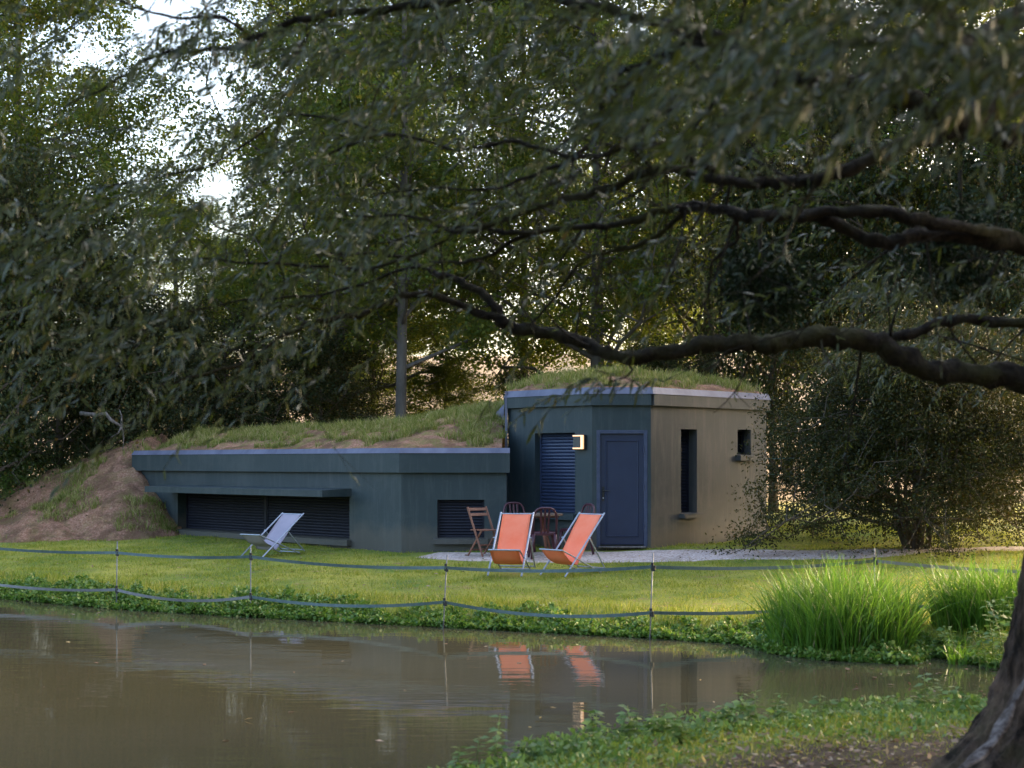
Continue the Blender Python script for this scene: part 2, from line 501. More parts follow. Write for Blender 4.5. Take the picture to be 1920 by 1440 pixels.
def blades(Pn, H, W, lean, seg=1):
    """grass blades from points, seg=1 triangles; else curved strips of quads"""
    n = len(Pn)
    an = rng.uniform(0, 2 * np.pi, n); S = np.stack([np.cos(an), np.sin(an), np.zeros(n)], 1)
    H = H[:, None]; W = W[:, None]
    up = np.array([[0, 0, 1.0]])
    if seg == 1:
        V = np.stack([Pn - S * W * .5, Pn + S * W * .5, Pn + up * H + lean * H], 1).reshape(-1, 3)
        return V, (np.arange(n) * 3)[:, None] + np.array([[0, 1, 2]])
    rows = []
    for k in range(seg + 1):
        t = k / seg
        c = Pn + up * H * (t - .32 * np.linalg.norm(lean, axis=1, keepdims=True) * t ** 3) + lean * H * t ** 2.0
        ww = W * (1 - t ** 2.2) * .5 + .0006
        rows.append(c - S * ww); rows.append(c + S * ww)
    V = np.stack(rows, 1).reshape(-1, 3)
    b = (np.arange(n) * (2 * seg + 2))[:, None, None]
    Q = np.array([[2*k, 2*k+1, 2*k+3, 2*k+2] for k in range(seg)])[None]
    return V, (b + Q).reshape(-1, 4)


def rand_dirs(n, up=0.0):
    d = rng.normal(size=(n, 3)); d[:, 2] += up
    return unit(d)


# ------------------------------------------------------------------ house
A = np.array((-.07, 26.9)); B = np.array((1.43, 25.4)); Cc = np.array((2.48, 25.4)); Dd = np.array((4.99, 27.91))
Ff = np.array((-2.0, 25.7)); Gg = np.array((-8.45, 32.15)); Ee = np.array((-.10, 25.7))
house = empty('bunker_house', (0, 25.4, gz(0, 25.4)))
tag(house, 'low dark green concrete house with turf roof and taller angular door block', 'house')
HO = np.array((0, 25.4, gz(0, 25.4)))


def hbuild(mb, name, mat, parent=house, smooth=False):
    """children of the house keep world coordinates"""
    off = HO
    mb.v = [tuple(np.array(p) - off) for p in mb.v]
    return mb.build(name, mat, parent, smooth)


def wall(mb, p, q, z0, z1, openings=(), depth=.22):
    """wall face from p to q (outside on the right hand of p->q ... camera side), openings (u0,u1,za,zb)"""
    p = np.array(p, float); q = np.array(q, float); e = q - p; L = np.linalg.norm(e); e /= L
    inn = np.array((-e[1], e[0]))                                   # inward
    us = sorted({0, L, *[o[0] for o in openings], *[o[1] for o in openings]})
    zs = sorted({z0, z1, *[o[2] for o in openings], *[o[3] for o in openings]})
    pt = lambda u, z, d=0: (*(p + e * u + inn * d), z)
    for i in range(len(us) - 1):
        for j in range(len(zs) - 1):
            um, zm = (us[i] + us[i+1]) / 2, (zs[j] + zs[j+1]) / 2
            if any(o[0] < um < o[1] and o[2] < zm < o[3] for o in openings): continue
            mb.add([pt(us[i], zs[j]), pt(us[i+1], zs[j]), pt(us[i+1], zs[j+1]), pt(us[i], zs[j+1])], [(0, 1, 2, 3)])
    for (u0, u1, a, b_) in openings:
        for (k, l) in (((u0, a), (u0, b_)), ((u0, b_), (u1, b_)), ((u1, b_), (u1, a)), ((u1, a), (u0, a))):
            mb.add([pt(*k), pt(*l), pt(*l, depth), pt(*k, depth)], [(0, 1, 2, 3)])
    return pt


ZB = 0.15                                                           # walls start below the soil
W1T, W2T = 1.95, 3.16                                               # wall tops of the low and the tall block
s2 = math.sqrt(2)
# openings
tAB = lambda t: (1.5 - t) * s2
op_AB = [(tAB(1.004), tAB(.293), 1.16, 2.63)]
op_BC = [(.095, .975, .60, 2.655)]
op_CD = [(.612 * s2, .948 * s2, 1.16, 2.70), (1.84 * s2, 2.148 * s2, 2.235, 2.72)]
LGF = np.linalg.norm(Ff - Gg)
op_GF = [(LGF - 5.28 * s2, LGF - 1.06 * s2, .64, 1.44)]
op_FE = [(.65, 1.50, .72, 1.415)]
mb = MB(); pAB = wall(mb, A, B, ZB, W2T, op_AB); pBC = wall(mb, B, Cc, ZB, W2T, op_BC, .10)
wall(mb, np.array((-.07, 31.5)), A, ZB, W2T)
hbuild(mb, 'wall', M['paint'])
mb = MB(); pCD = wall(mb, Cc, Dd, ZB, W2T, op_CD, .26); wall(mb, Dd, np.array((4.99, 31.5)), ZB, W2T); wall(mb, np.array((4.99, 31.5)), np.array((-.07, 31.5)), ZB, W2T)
o = hbuild(mb, 'wall', M['paint_sunlit']); o['label'] = 'grey-brown side wall with narrow slit window, sunlight put into its colour'
mb = MB(); pGF = wall(mb, Gg, Ff, ZB, W1T, op_GF, .30); pFE = wall(mb, Ff, Ee, ZB, W1T, op_FE, .16); wall(mb, Ee, A, ZB, W1T)
wall(mb, np.array((-8.45, 36)), Gg, ZB, W1T)
hbuild(mb, 'wall', M['paint'])


def offset_line(pts, off):
    """mitred offset of an open line, positive = outwards (right of travel)"""
    pts = [np.array(p, float) for p in pts]; out = []
    for i, p in enumerate(pts):
        ns = []
        for a, b_ in ((i - 1, i), (i, i + 1)):
            if a >= 0 and b_ < len(pts):
                e = pts[b_] - pts[a]; e /= np.linalg.norm(e); ns.append(np.array((e[1], -e[0])))
        n = sum(ns); n /= np.linalg.norm(n)
        out.append(p + n * off / max(.3, float(n @ ns[0])))
    return out


def band(mb, line, o0, o1, z0, z1, o0t=None, o1t=None):
    """solid band following a line between offsets o0 (outer) and o1 (inner)"""
    a = offset_line(line, o0); b_ = offset_line(line, o1); at = offset_line(line, o0t if o0t is not None else o0); bt = offset_line(line, o1t if o1t is not None else o1)
    for i in range(len(line) - 1):
        vs = [(*a[i], z0), (*a[i+1], z0), (*b_[i+1], z0), (*b_[i], z0), (*at[i], z1), (*at[i+1], z1), (*bt[i+1], z1), (*bt[i], z1)]
        fs = [(0, 3, 2, 1), (4, 5, 6, 7), (0, 1, 5, 4), (2, 3, 7, 6)]
        if i == 0: fs.append((0, 4, 7, 3))
        if i == len(line) - 2: fs.append((1, 2, 6, 5))
        mb.add(vs, fs)


low_line = [Gg + (-.3, 3.2), Gg + (-.05, 0), Ff, Ee + (.06, 0)]
mb = MB(); band(mb, low_line, .085, -.30, 1.905, 2.255); hbuild(mb, 'fascia', M['paint'])
mb = MB(); band(mb, low_line, .10, -.12, 2.257, 2.352, .035, -.12); hbuild(mb, 'flashing', M['flash'])
tall_line = [(-.07, 29.5), A, B, Cc]
mb = MB(); band(mb, tall_line[:], .075, -.30, 3.11, 3.31); hbuild(mb, 'fascia', M['paint'])
mb = MB(); band(mb, [Cc + (.0, 0), Dd, (4.99, 30.5)], .075, -.30, 3.108, 3.308); o = hbuild(mb, 'fascia', M['paint_sunlit'])
mb = MB(); band(mb, [(-.07, 29.5), A, B, Cc, Dd, (4.99, 30.5)], .09, -.12, 3.312, 3.432, .03, -.12); hbuild(mb, 'flashing', M['flash'])
mb = MB(); mb.box((-.135, 26.82, 2.20), (-.085, 26.93, 3.43)); hbuild(mb, 'corner_trim', M['flash'])
mb = MB(); mb.add([(-.16, 27.0, 2.55), (-.16, 28.4, 2.95), (-.16, 28.4, 3.25), (-.16, 27.0, 2.72), (-.45, 27.3, 2.62), (-.45, 28.4, 2.95)],
                  [(0, 1, 2, 3), (3, 2, 5, 4)]); hbuild(mb, 'roof_flashing', M['flash'])

# canopy slab over the long window
mb = MB()
e = (Ff - Gg) / LGF; nin = np.array((-e[1], e[0])); out_ = -nin
u0, u1 = LGF - 5.33 * s2 - .15, LGF - 1.02 * s2
q = [Gg + e * u0, Gg + e * u1, Gg + e * u1 + out_ * .68, Gg + e * u0 + out_ * .68]
za = [1.60, 1.60, 1.575, 1.575]
mb.add([(*q[i], 1.452) for i in range(4)] + [(*q[i], za[i]) for i in range(4)], [(0, 1, 2, 3), (7, 6, 5, 4), (0, 4, 5, 1), (1, 5, 6, 2), (2, 6, 7, 3), (3, 7, 4, 0)])
o = hbuild(mb, 'canopy_slab', M['paint']); o['label'] = 'thin concrete canopy slab over the long window'


def sill(pt, u0, u1, z, outw, th, mat, inn=.12):
    mb = MB()
    vs = [pt(u0, z - th, -outw), pt(u1, z - th, -outw), pt(u1, z - th, inn), pt(u0, z - th, inn), pt(u0, z - .012, -outw), pt(u1, z - .012, -outw), pt(u1, z + .01, inn), pt(u0, z + .01, inn)]
    mb.add(vs, [(0, 3, 2, 1), (4, 5, 6, 7), (0, 1, 5, 4), (1, 2, 6, 5), (2, 3, 7, 6), (3, 0, 4, 7)])
    return hbuild(mb, 'window_sill', mat)


def shutter(pt, u0, u1, z0, z1, depth, n, mat, bar=True):
    """roller shutter: backing, side guides, one object for each slat"""
    mb = MB(); mb.add([pt(u0, z0, depth), pt(u1, z0, depth), pt(u1, z1, depth), pt(u0, z1, depth)], [(0, 1, 2, 3)])
    s = hbuild(mb, 'roller_shutter', M['inside'])
    for a, b_ in ((u0, u0 + .035), (u1 - .035, u1)):
        g = MB(); vs = [pt(a, z0, depth - .05), pt(b_, z0, depth - .05), pt(b_, z0, depth - .002), pt(a, z0, depth - .002)]
        vs += [(p[0], p[1], z1) for p in vs]; g.add(vs, [(0, 1, 5, 4), (1, 2, 6, 5), (3, 0, 4, 7)]); hbuild(g, 'guide_rail', mat, s)
    h = (z1 - z0) / n
    prof = [(.0, .012), (.12, .002), (.5, -.006), (.86, .002), (1.0, .016)]
    g = MB(); base = np.array(pt(0, 0, 0)); ex = np.array(pt(1, 0, 0)) - base; inn = np.array(pt(0, 0, 1)) - base
    for uu in (u0 + .03, u1 - .03):
        for (t, d) in prof:
            g.v.append(tuple(ex * uu + inn * (depth - .03 + d) + np.array((0, 0, t * h * .97))))
    k = len(prof); g.f = [(i, k + i, k + i + 1, i + 1) for i in range(k - 1)]
    me = g.mesh('slat'); me.materials.append(mat)
    for i in range(n):
        o = bpy.data.objects.new('slat', me); COL.objects.link(o); o.parent = s
        o.location = base - HO + np.array((0, 0, z0 + i * h))
    return s


shutter(pAB, op_AB[0][0], op_AB[0][1], 1.16, 2.63, .18, 24, M['shutter'])
sill(pAB, op_AB[0][0] - .05, op_AB[0][1] + .05, 1.16, .10, .11, M['paint'], .16)
shutter(pCD, op_CD[0][0], op_CD[0][1], 1.16, 2.70, .24, 27, M['shutter_dk'])
sill(pCD, op_CD[0][0] - .05, op_CD[0][1] + .06, 1.16, .12, .09, M['paint_sunlit'], .2)
sill(pCD, op_CD[1][0] - .06, op_CD[1][1] + .08, 2.235, .12, .11, M['paint_sunlit'], .2)
shutter(pFE, .65, 1.50, .72, 1.415, .14, 13, M['shutter_dk'])
sill(pFE, .58, 1.57, .72, .12, .10, M['paint'])
um = (op_GF[0][0] + op_GF[0][1]) / 2
shutter(pGF, op_GF[0][0], um - .02, .64, 1.44, .26, 14, M['shutter_dk'])
shutter(pGF, um + .02, op_GF[0][1], .64, 1.44, .26, 14, M['shutter_dk'])
mb = MB(); vs = [pGF(um - .02, .64, .2), pGF(um + .02, .64, .2), pGF(um + .02, .64, .262), pGF(um - .02, .64, .262)]; vs += [(p[0], p[1], 1.44) for p in vs]
mb.add(vs, [(0, 1, 5, 4), (1, 2, 6, 5), (3, 0, 4, 7)]); hbuild(mb, 'mullion', M['shutter_dk'])
sill(pGF, op_GF[0][0] - .05, op_GF[0][1] + .05, .64, .10, .12, M['paint'], .22)
# small high window: frame and dark pane
mb = MB(); a, b_ = op_CD[1][0], op_CD[1][1]
mb.add([pCD(a, 2.235, .2), pCD(b_, 2.235, .2), pCD(b_, 2.72, .2), pCD(a, 2.72, .2)], [(0, 1, 2, 3)])
gm, nt, b, _ = new_mat('dark_glass'); b.inputs['Base Color'].default_value = (.008, .01, .012, 1); b.inputs['Roughness'].default_value = .06
wn = hbuild(mb, 'window', gm)
for (x0, x1, y0, y1) in ((a, a + .035, 2.235, 2.72), (b_ - .035, b_, 2.235, 2.72), (a + .036, b_ - .036, 2.235, 2.27), (a + .036, b_ - .036, 2.685, 2.72)):
    g = MB(); vs = [pCD(x0, y0, .16), pCD(x1, y0, .16), pCD(x1, y1, .16), pCD(x0, y1, .16)]; v2 = [pCD(x0, y0, .198), pCD(x1, y0, .198), pCD(x1, y1, .198), pCD(x0, y1, .198)]
    g.add(vs + v2, [(0, 1, 2, 3), (0, 4, 5, 1), (1, 5, 6, 2), (2, 6, 7, 3), (3, 7, 4, 0)]); hbuild(g, 'frame', M['shutter_dk'], wn)

# door
x0, x1, z0, z1 = B[0] + .095, B[0] + .975, .60, 2.655
yd = 25.4
mb = MB(); mb.bbox((x0 + .05, yd + .035, z0 + .02), (x1 - .05, yd + .08, z1 - .05), .004)
door = hbuild(mb, 'door', M['door'])
fr = MB()
fr.bbox((x0 - .015, yd - .012, z0 - .02), (x0 + .052, yd + .06, z1 + .012), .006)
fr.bbox((x1 - .052, yd - .012, z0 - .02), (x1 + .015, yd + .06, z1 + .012), .006)
fr.bbox((x0 + .053, yd - .010, z1 - .053), (x1 - .053, yd + .06, z1 + .012), .006)
hbuild(fr, 'door_frame', M['dframe'], door)
pn = MB()                                                           # raised moulding round the door panel
X0, X1, Y0, Y1 = x0 + .15, x1 - .14, z0 + .16, z1 - .17
for (a, b_, c, d) in ((X0, X0 + .022, Y0, Y1), (X1 - .022, X1, Y0, Y1), (X0 + .023, X1 - .023, Y0, Y0 + .022), (X0 + .023, X1 - .023, Y1 - .022, Y1)):
    pn.bbox((a, yd + .018, c), (b_, yd + .036, d), .008)
hbuild(pn, 'panel_moulding', M['door'], door)
hd = MB(); hd.bbox((x0 + .085, yd + .018, 1.40), (x0 + .125, yd + .036, 1.66), .006)
hd.tube([(x0 + .105, yd + .02, 1.585), (x0 + .105, yd - .035, 1.585), (x0 + .23, yd - .04, 1.585)], .010, 8)
hbuild(hd, 'handle', M['black'], door)
ck = MB(); ck.tube([(x0 + .105, yd + .016, 1.455), (x0 + .105, yd + .004, 1.455)], .014, 10); hbuild(ck, 'lock_cylinder', M['alu'], door)
for zz in (.95, 1.65, 2.32):
    g = MB(); g.tube([(x1 - .05, yd - .018, zz - .05), (x1 - .05, yd - .018, zz + .05)], .011, 8); hbuild(g, 'hinge', M['dframe'], door)
st = MB(); st.bbox((x0 + .02, yd - .14, .565), (x1 - .02, yd + .02, .598), .008); hbuild(st, 'threshold', M['barewood'], door)

# wall lamp: square bulkhead with a light strip round three edges
lp = np.array(pAB(tAB(.183), 2.455)); e2 = (B - A) / np.linalg.norm(B - A); no = np.array((e2[1], -e2[0]))
lamp = empty('wall_lamp', (lp[0] + no[0] * .002, lp[1] + no[1] * .002, lp[2]), math.atan2(e2[1], e2[0]))
tag(lamp, 'small square wall lamp glowing warm between shutter and door', 'lamp')
mb = MB(); mb.bbox((-.13, -.06, -.13), (.13, -.001, .13), .008); mb.build('housing', M['black'], lamp)
mb = MB(); mb.bbox((-.11, -.105, -.095), (.062, -.058, .098), .006); mb.build('cover', M['paint'], lamp)
em, nt, b, _ = new_mat('lamp_glow'); b.inputs['Base Color'].default_value = (.9, .8, .6, 1)
b.inputs['Emission Color'].default_value = (1, .46, .17, 1); b.inputs['Emission Strength'].default_value = .2
mb = MB(); mb.bbox((.066, -.10, -.125), (.122, -.062, .125), .006); mb.bbox((-.12, -.10, .102), (.064, -.062, .125), .006); mb.bbox((-.12, -.10, -.125), (.064, -.062, -.099), .006)
mb.build('light_strip', em, lamp)


# ------------------------------------------------------------------ turf on the roofs and the earth bank
def lump(x, y):
    return .035 * wob(x * 1.9, y * 1.9) + .025 * np.sin(x * 9.1 + 2 * np.sin(y * 5)) * np.sin(y * 8.3 + 1)


def seg_dist(x, y, line):
    best = np.full(np.shape(x), 1e9)
    for a, b_ in zip(line[:-1], line[1:]):
        a = np.array(a); b_ = np.array(b_); e = b_ - a
        t = np.clip(((x - a[0]) * e[0] + (y - a[1]) * e[1]) / (e @ e), 0, 1)
        best = np.minimum(best, np.hypot(x - a[0] - t * e[0], y - a[1] - t * e[1]))
    return best


def low_turf_z(x, y):
    d = seg_dist(x, y, [Gg, Ff, Ee])
    cap = .52 + .55 * ss((x + 3.2) / 3.2) + .10 * ss((x + 6.5) / 3)
    z = 2.33 + cap * (1 - np.exp(-d * .42 / cap)) + lump(x, y) * ss(d / .35)
    z = z - .42 * np.clip(-7.6 - x, 0, 3) * ss(d / .8)
    return z - .5 * np.clip(y - 35.5, 0, 9)


def tall_turf_z(x, y):
    d = seg_dist(x, y, [A, B, Cc, Dd])
    d2 = np.minimum(d, np.abs(x - 5.0) + .2)
    return 3.40 + .54 * (1 - np.exp(-d2 * .75)) * ss((x + .6) / 1.6) + lump(x, y) * ss(d / .3) - .4 * np.clip(y - 30.2, 0, 5)


def bank_z(x, y):
    g = Gg
    dx = g[0] - x
    q = np.hypot(np.where(dx > 0, .40 * dx, .85 * -dx), np.where(y < g[1], .70 * (g[1] - y), 0))
    back = np.clip(y - g[1], 0, 9)
    z = 2.02 - q + .34 * ss(back / .8) + np.minimum(.5, .25 * back) * ss(dx / .4 + .3) - .5 * np.clip(y - 36, 0, 9)
    return z + lump(x, y) * 1.8 + .028 * np.sin(x * 11 + 3 * np.sin(y * 7)) * np.sin(y * 13 + 2 * np.sin(x * 5)) + .05 * np.sin(x * 2.3 + 1) * np.sin(y * 1.7)


def patch(name, xs, ys, fz, keep, mat, parent=None):
    X, Y = np.meshgrid(xs, ys); Zp = fz(X, Y); K = keep(X, Y, Zp)
    i = np.arange(X.size).reshape(X.shape)
    q = np.stack([i[:-1, :-1], i[:-1, 1:], i[1:, 1:], i[1:, :-1]], -1).reshape(-1, 4)
    kq = (K[:-1, :-1] & K[:-1, 1:] & K[1:, 1:] & K[1:, :-1]).reshape(-1)
    V = np.stack([X.ravel(), Y.ravel(), Zp.ravel()], 1)
    if parent is not None: V = V - HO
    used, inv = np.unique(q[kq], return_inverse=True)
    return link_mesh(name, mesh_np(name, V[used], inv.reshape(-1, 4)), mat, parent, True)


def earth_mat(name, gr):
    m, nt, b, _ = new_mat(name)
    n = noise(nt, 3.2, 8, .7); f = noise(nt, 26, 6, .7)
    e = ramp(nt, f, [(.3, (.19, .085, .055)), (.5, (.42, .225, .155)), (.66, (.56, .34, .25)), (.82, (.70, .52, .42))])
    e = mixc(nt, ramp(nt, noise(nt, 1.7, 7, .75), [(.44, (.75, .75, .75)), (.58, (0, 0, 0))]), e, (.13, .075, .045))
    c = mixc(nt, ramp(nt, n, [(.46, (0, 0, 0)), (.62, (gr, gr, gr))]), e, (.20, .20, .06))
    nt.links.new(c, b.inputs['Base Color']); b.inputs['Roughness'].default_value = .95; b.inputs['Specular IOR Level'].default_value = .15
    bump(nt, b, noise(nt, 9, 8, .75), 1.0, .12)
    return m


M['earth'] = earth_mat('dry_earth', .35); M['turfsoil'] = earth_mat('turf_soil', .75)


def side(x, y, a, b_):
    """>0 behind the wall line a->b (inside)"""
    return (b_[0] - a[0]) * (y - a[1]) - (b_[1] - a[1]) * (x - a[0])


def in_low(x, y, eps=.03):
    return (side(x, y, Gg, Ff) / LGF > -eps) & ((side(x, y, Ff, Ee) > -eps) | (x < -2)) & (x > Gg[0] - .1) & (x < -.10)


def in_tall(x, y, eps=.02):
    return (side(x, y, A, B) / 2.12 > -eps) & (y > 25.4 - eps) & (side(x, y, Cc, Dd) / 3.55 > -eps) & (x > -.09) & (x < 5.0)


patch('turf_roof', np.arange(-8.5, -.08, .08), np.arange(25.66, 40, .08), low_turf_z, lambda x, y, z: in_low(x, y), M['turfsoil'], house)
patch('turf_roof', np.arange(-.08, 5.0, .08), np.arange(25.4, 32.5, .08), tall_turf_z, lambda x, y, z: in_tall(x, y), M['turfsoil'], house)
o = patch('earth_bank', np.arange(-18, -6.2, .09), np.arange(25, 42, .09), bank_z,
          lambda x, y, z: (z > ground_z(x, y) - .12) & ~(in_low(x, y, -.10) & (x > Gg[0] + .12)), M['earth'])
tag(o, 'bare brown earth bank sloping up to the roof', None, None, 'structure')


# turf tufts
def tufts(name, n, region, fz, mat, hmin, hmax, per, spread, parent=None, thresh=None):
    pts = []
    while len(pts) < n:
        x = rng.uniform(region[0], region[1]); y = rng.uniform(region[2], region[3])
        if thresh(x, y): pts.append((x, y))
    c = np.repeat(np.array(pts), per, 0); sc = np.repeat(rng.uniform(.6, 1.3, n), per)
    r = rng.normal(size=c.shape) * spread * sc[:, None]
    xy = c + r
    ok = np.array([thresh(*p) for p in xy]); xy = xy[ok]; r = r[ok]; sc = sc[ok]
    z = fz(xy[:, 0], xy[:, 1])
    Pn = np.stack([xy[:, 0], xy[:, 1], z - .01], 1)
    lean = np.concatenate([r / spread * .35 + rng.normal(size=r.shape) * .35, np.zeros((len(r), 1))], 1); lean[:, 1] -= .15
    H = rng.uniform(hmin, hmax, len(xy)) * sc * np.exp(-(r ** 2).sum(1) / (2.6 * spread * spread)) + .03
    V, Q = blades(Pn, H, rng.uniform(.008, .016, len(xy)), lean, 2)
    if parent is not None: V = V - HO
    return tag(link_mesh(name, mesh_np(name, V, Q), mat, parent), kind='stuff')


wobs = lambda x, y: math.sin(x * 2.1 + 1.3 * math.sin(y * 1.1)) + math.sin(y * 2.7 + x * .7)
tufts('roof_grass', 640, (-8.4, -.12, 25.7, 36), low_turf_z, M['turf'], .08, .24, 85, .085, house,
      lambda x, y: bool(in_low(np.array(x), np.array(y), -.12)) and wobs(x * 1.7, y * 1.7) > -1.0 + (.9 if seg_dist(np.array(x), np.array(y), [Gg, Ff, Ee]) < .55 else 0) - (1.2 if x > -1 else 0))
tufts('roof_grass', 260, (-.05, 4.95, 25.5, 31.5), tall_turf_z, M['turf'], .08, .26, 80, .09, house,
      lambda x, y: bool(in_tall(np.array(x), np.array(y), -.15)))
tg = tufts('bank_grass', 260, (-14, -6.9, 27, 36), bank_z, M['turf'], .08, .22, 60, .11, None,
           lambda x, y: bank_z(np.array(x), np.array(y)) > gz(x, y) and (x < Gg[0] - .05 or y < 40 - 8.45 - x - 8.0 + .3) and not in_low(np.array(x), np.array(y), -.1) and wobs(x * 1.4, y * 1.4) > .1)
tag(tg, 'dry grass tufts on the brown earth bank', 'grass')

# ------------------------------------------------------------------ lawn, banks, reeds
def scatter(n, x0, x1, y0, y1, cond):
    x = rng.uniform(x0, x1, n); y = rng.uniform(y0, y1, n); sd = pond_sd(x, y)
    k = cond(x, y, sd); return x[k], y[k], sd[k]


x, y, sd = scatter(420000, -10.5, 9.5, 16.3, 31, lambda x, y, sd: (sd > .25) & (np.abs(x) < y * .385) & ~in_low(x, y, .02) & ~in_tall(x, y, .02))
onpath = np.zeros(len(x), bool)
pc = np.array([(-1.5, 25.25), (-.6, 24.75), (.6, 24.45), (2.3, 24.35), (3.9, 24.3), (5.6, 24.0), (7.6, 24.6), (10, 25.6)]); pw = np.array([.45, .75, .95, .95, .95, .8, .55, .5])
for i in range(len(pc) - 1):
    e = pc[i+1] - pc[i]; t = np.clip(((x - pc[i][0]) * e[0] + (y - pc[i][1]) * e[1]) / (e @ e), 0, 1)
    d = np.hypot(x - pc[i][0] - t * e[0], y - pc[i][1] - t * e[1])
    onpath |= d < (pw[i] * (1 - t) + pw[i+1] * t) - .08 + .1 * rng.normal(size=len(x)) * .6
k = ~onpath; x, y, sd = x[k], y[k], sd[k]
thin = .5 + .5 * np.sin(x * 2.3 + 2 * np.sin(y * 1.9)) * np.sin(y * 2.9 + 1.7 * np.sin(x * 1.6))
k = rng.uniform(size=len(x)) < .12 + .88 * thin; x, y, sd = x[k], y[k], sd[k]
n = len(x)
Pn = np.stack([x, y, ground_z(x, y) - .004], 1)
H = rng.uniform(.018, .06, n) * (.7 + .6 * (np.sin(x * 5.3 + 3 * np.sin(y * 3.1)) > .3)) * (1 + 1.2 * ss((.9 - sd) / .6))
V, T = blades(Pn, H, rng.uniform(.006, .012, n), np.concatenate([rng.normal(size=(n, 2)) * .55, np.zeros((n, 1))], 1), 1)
tag(link_mesh('lawn_grass', mesh_np('lawn_grass', V, T), M['grass']), 'short mown grass of the lawn before the house', 'grass', None, 'stuff')

# leafy plants along the far shore
def leafy_mass(name, mat, pts_x, pts_y, zlo, zhi, lmin, lmax, label, cat):
    n = len(pts_x)
    z = np.maximum(ground_z(pts_x, pts_y), 0)
    Pn = np.stack([pts_x, pts_y, z + zlo + (zhi - zlo) * rng.uniform(0, 1, n) ** .7], 1)
    D = rand_dirs(n, .2); N = rand_dirs(n, 1.6)
    L = rng.uniform(lmin, lmax, n)
    V, Q = leaf_quads(Pn, D, N, L, L * rng.uniform(.55, .85, n))
    return tag(link_mesh(name, mesh_np(name, V, Q), mat), label, cat, None, 'stuff')


x, y, sd = scatter(1500000, -10.5, 6.5, 14.2, 25, lambda x, y, sd: (sd > -.12) & (sd < .8) & (y > 13.5))
bw = .62 + .16 * np.sin(x * 1.9 + 1) + .12 * np.sin(x * 4.7) + .16 * ss((-x - 1) / 2) + .16 * np.sin(x * 13.1 + 2 * np.sin(y * 5)) + .10 * np.sin(x * 29 + y * 11)
k = (sd < bw) & (rng.uniform(size=len(x)) < .95 - .75 * np.clip((sd + .1) / 1.0, 0, 1))
x, y, sd, bw = x[k], y[k], sd[k], bw[k]
k = rng.permutation(len(x))[:85000]; x, y, sd, bw = x[k], y[k], sd[k], bw[k]
hh = (.13 + .05 * ss((-x - 1) / 3)) * np.clip((bw - sd) / .35, .15, 1) * (.5 + .5 * ss((sd + .1) / .35)) * (.55 + .35 * np.sin(x * 9.1 + y * 4) + .3 * np.sin(x * 23 + 3 * np.sin(y * 17))).clip(.1, 1.3) + .02
z = np.maximum(ground_z(x, y), -.01); n = len(x)
Pn = np.stack([x, y, z + hh * rng.uniform(0, 1, n) ** .6], 1); L = rng.uniform(.035, .07, n)
V, Q = leaf_quads(Pn, rand_dirs(n, .2), rand_dirs(n, 1.7), L, L * rng.uniform(.6, .9, n))
tag(link_mesh('shore_plants', mesh_np('shore_plants', V, Q), M['leaf_bank']), 'bright green leafy plants along the far shore', 'plants', None, 'stuff')


x, y, sd = scatter(90000, -10.5, 6.5, 14.2, 25, lambda x, y, sd: (sd > 0) & (sd < 1.3) & (y > 13.5)); k = rng.permutation(len(x))[:15000]; x, y = x[k], y[k]; n = len(x)
V, Q = blades(np.stack([x, y, ground_z(x, y) - .01], 1), rng.uniform(.05, .20, n), rng.uniform(.005, .010, n), np.concatenate([rng.normal(size=(n, 2)) * .5, np.zeros((n, 1))], 1), 2)
tag(link_mesh('shore_grass', mesh_np('shore_grass', V, Q), M['grass']), 'rough uncut grass between lawn and far shore', 'grass', None, 'stuff')


def reed_clump(label, cx, cy, rx, ry, n, h, group='reed clumps in the pond corner'):
    a = rng.uniform(0, 2 * np.pi, n); r = np.sqrt(rng.uniform(0, 1, n))
    x = cx + rx * r * np.cos(a); y = cy + ry * r * np.sin(a)
    z = np.maximum(ground_z(x, y), -.05) - .02
    H = rng.uniform(.42, 1.12, n) * h
    lean = np.stack([np.cos(a) * r * .22 + rng.normal(size=n) * .30 - .06, np.sin(a) * r * .18 + rng.normal(size=n) * .26 - .05, np.zeros(n)], 1)
    V, Q = blades(np.stack([x, y, z], 1), H, rng.uniform(.010, .022, n), lean, 5)
    V = V - np.array((cx, cy, 0))
    root = empty('reed_clump', (cx, cy, 0)); tag(root, label, 'reeds', group)
    link_mesh('blades', mesh_np('blades', V, Q), M['reed'], root)['kind'] = 'stuff'


reed_clump('large bright green reed clump at the water edge under the corner post', 3.68, 15.85, .80, .72, 2100, .88)
reed_clump('reed clump standing behind the lower tape beside the willow trunk', 5.5, 16.4, .66, .5, 1100, .84)
reed_clump('tiny tuft of yellow green reeds in the leafy shore plants', 4.62, 14.75, .10, .08, 26, .42)


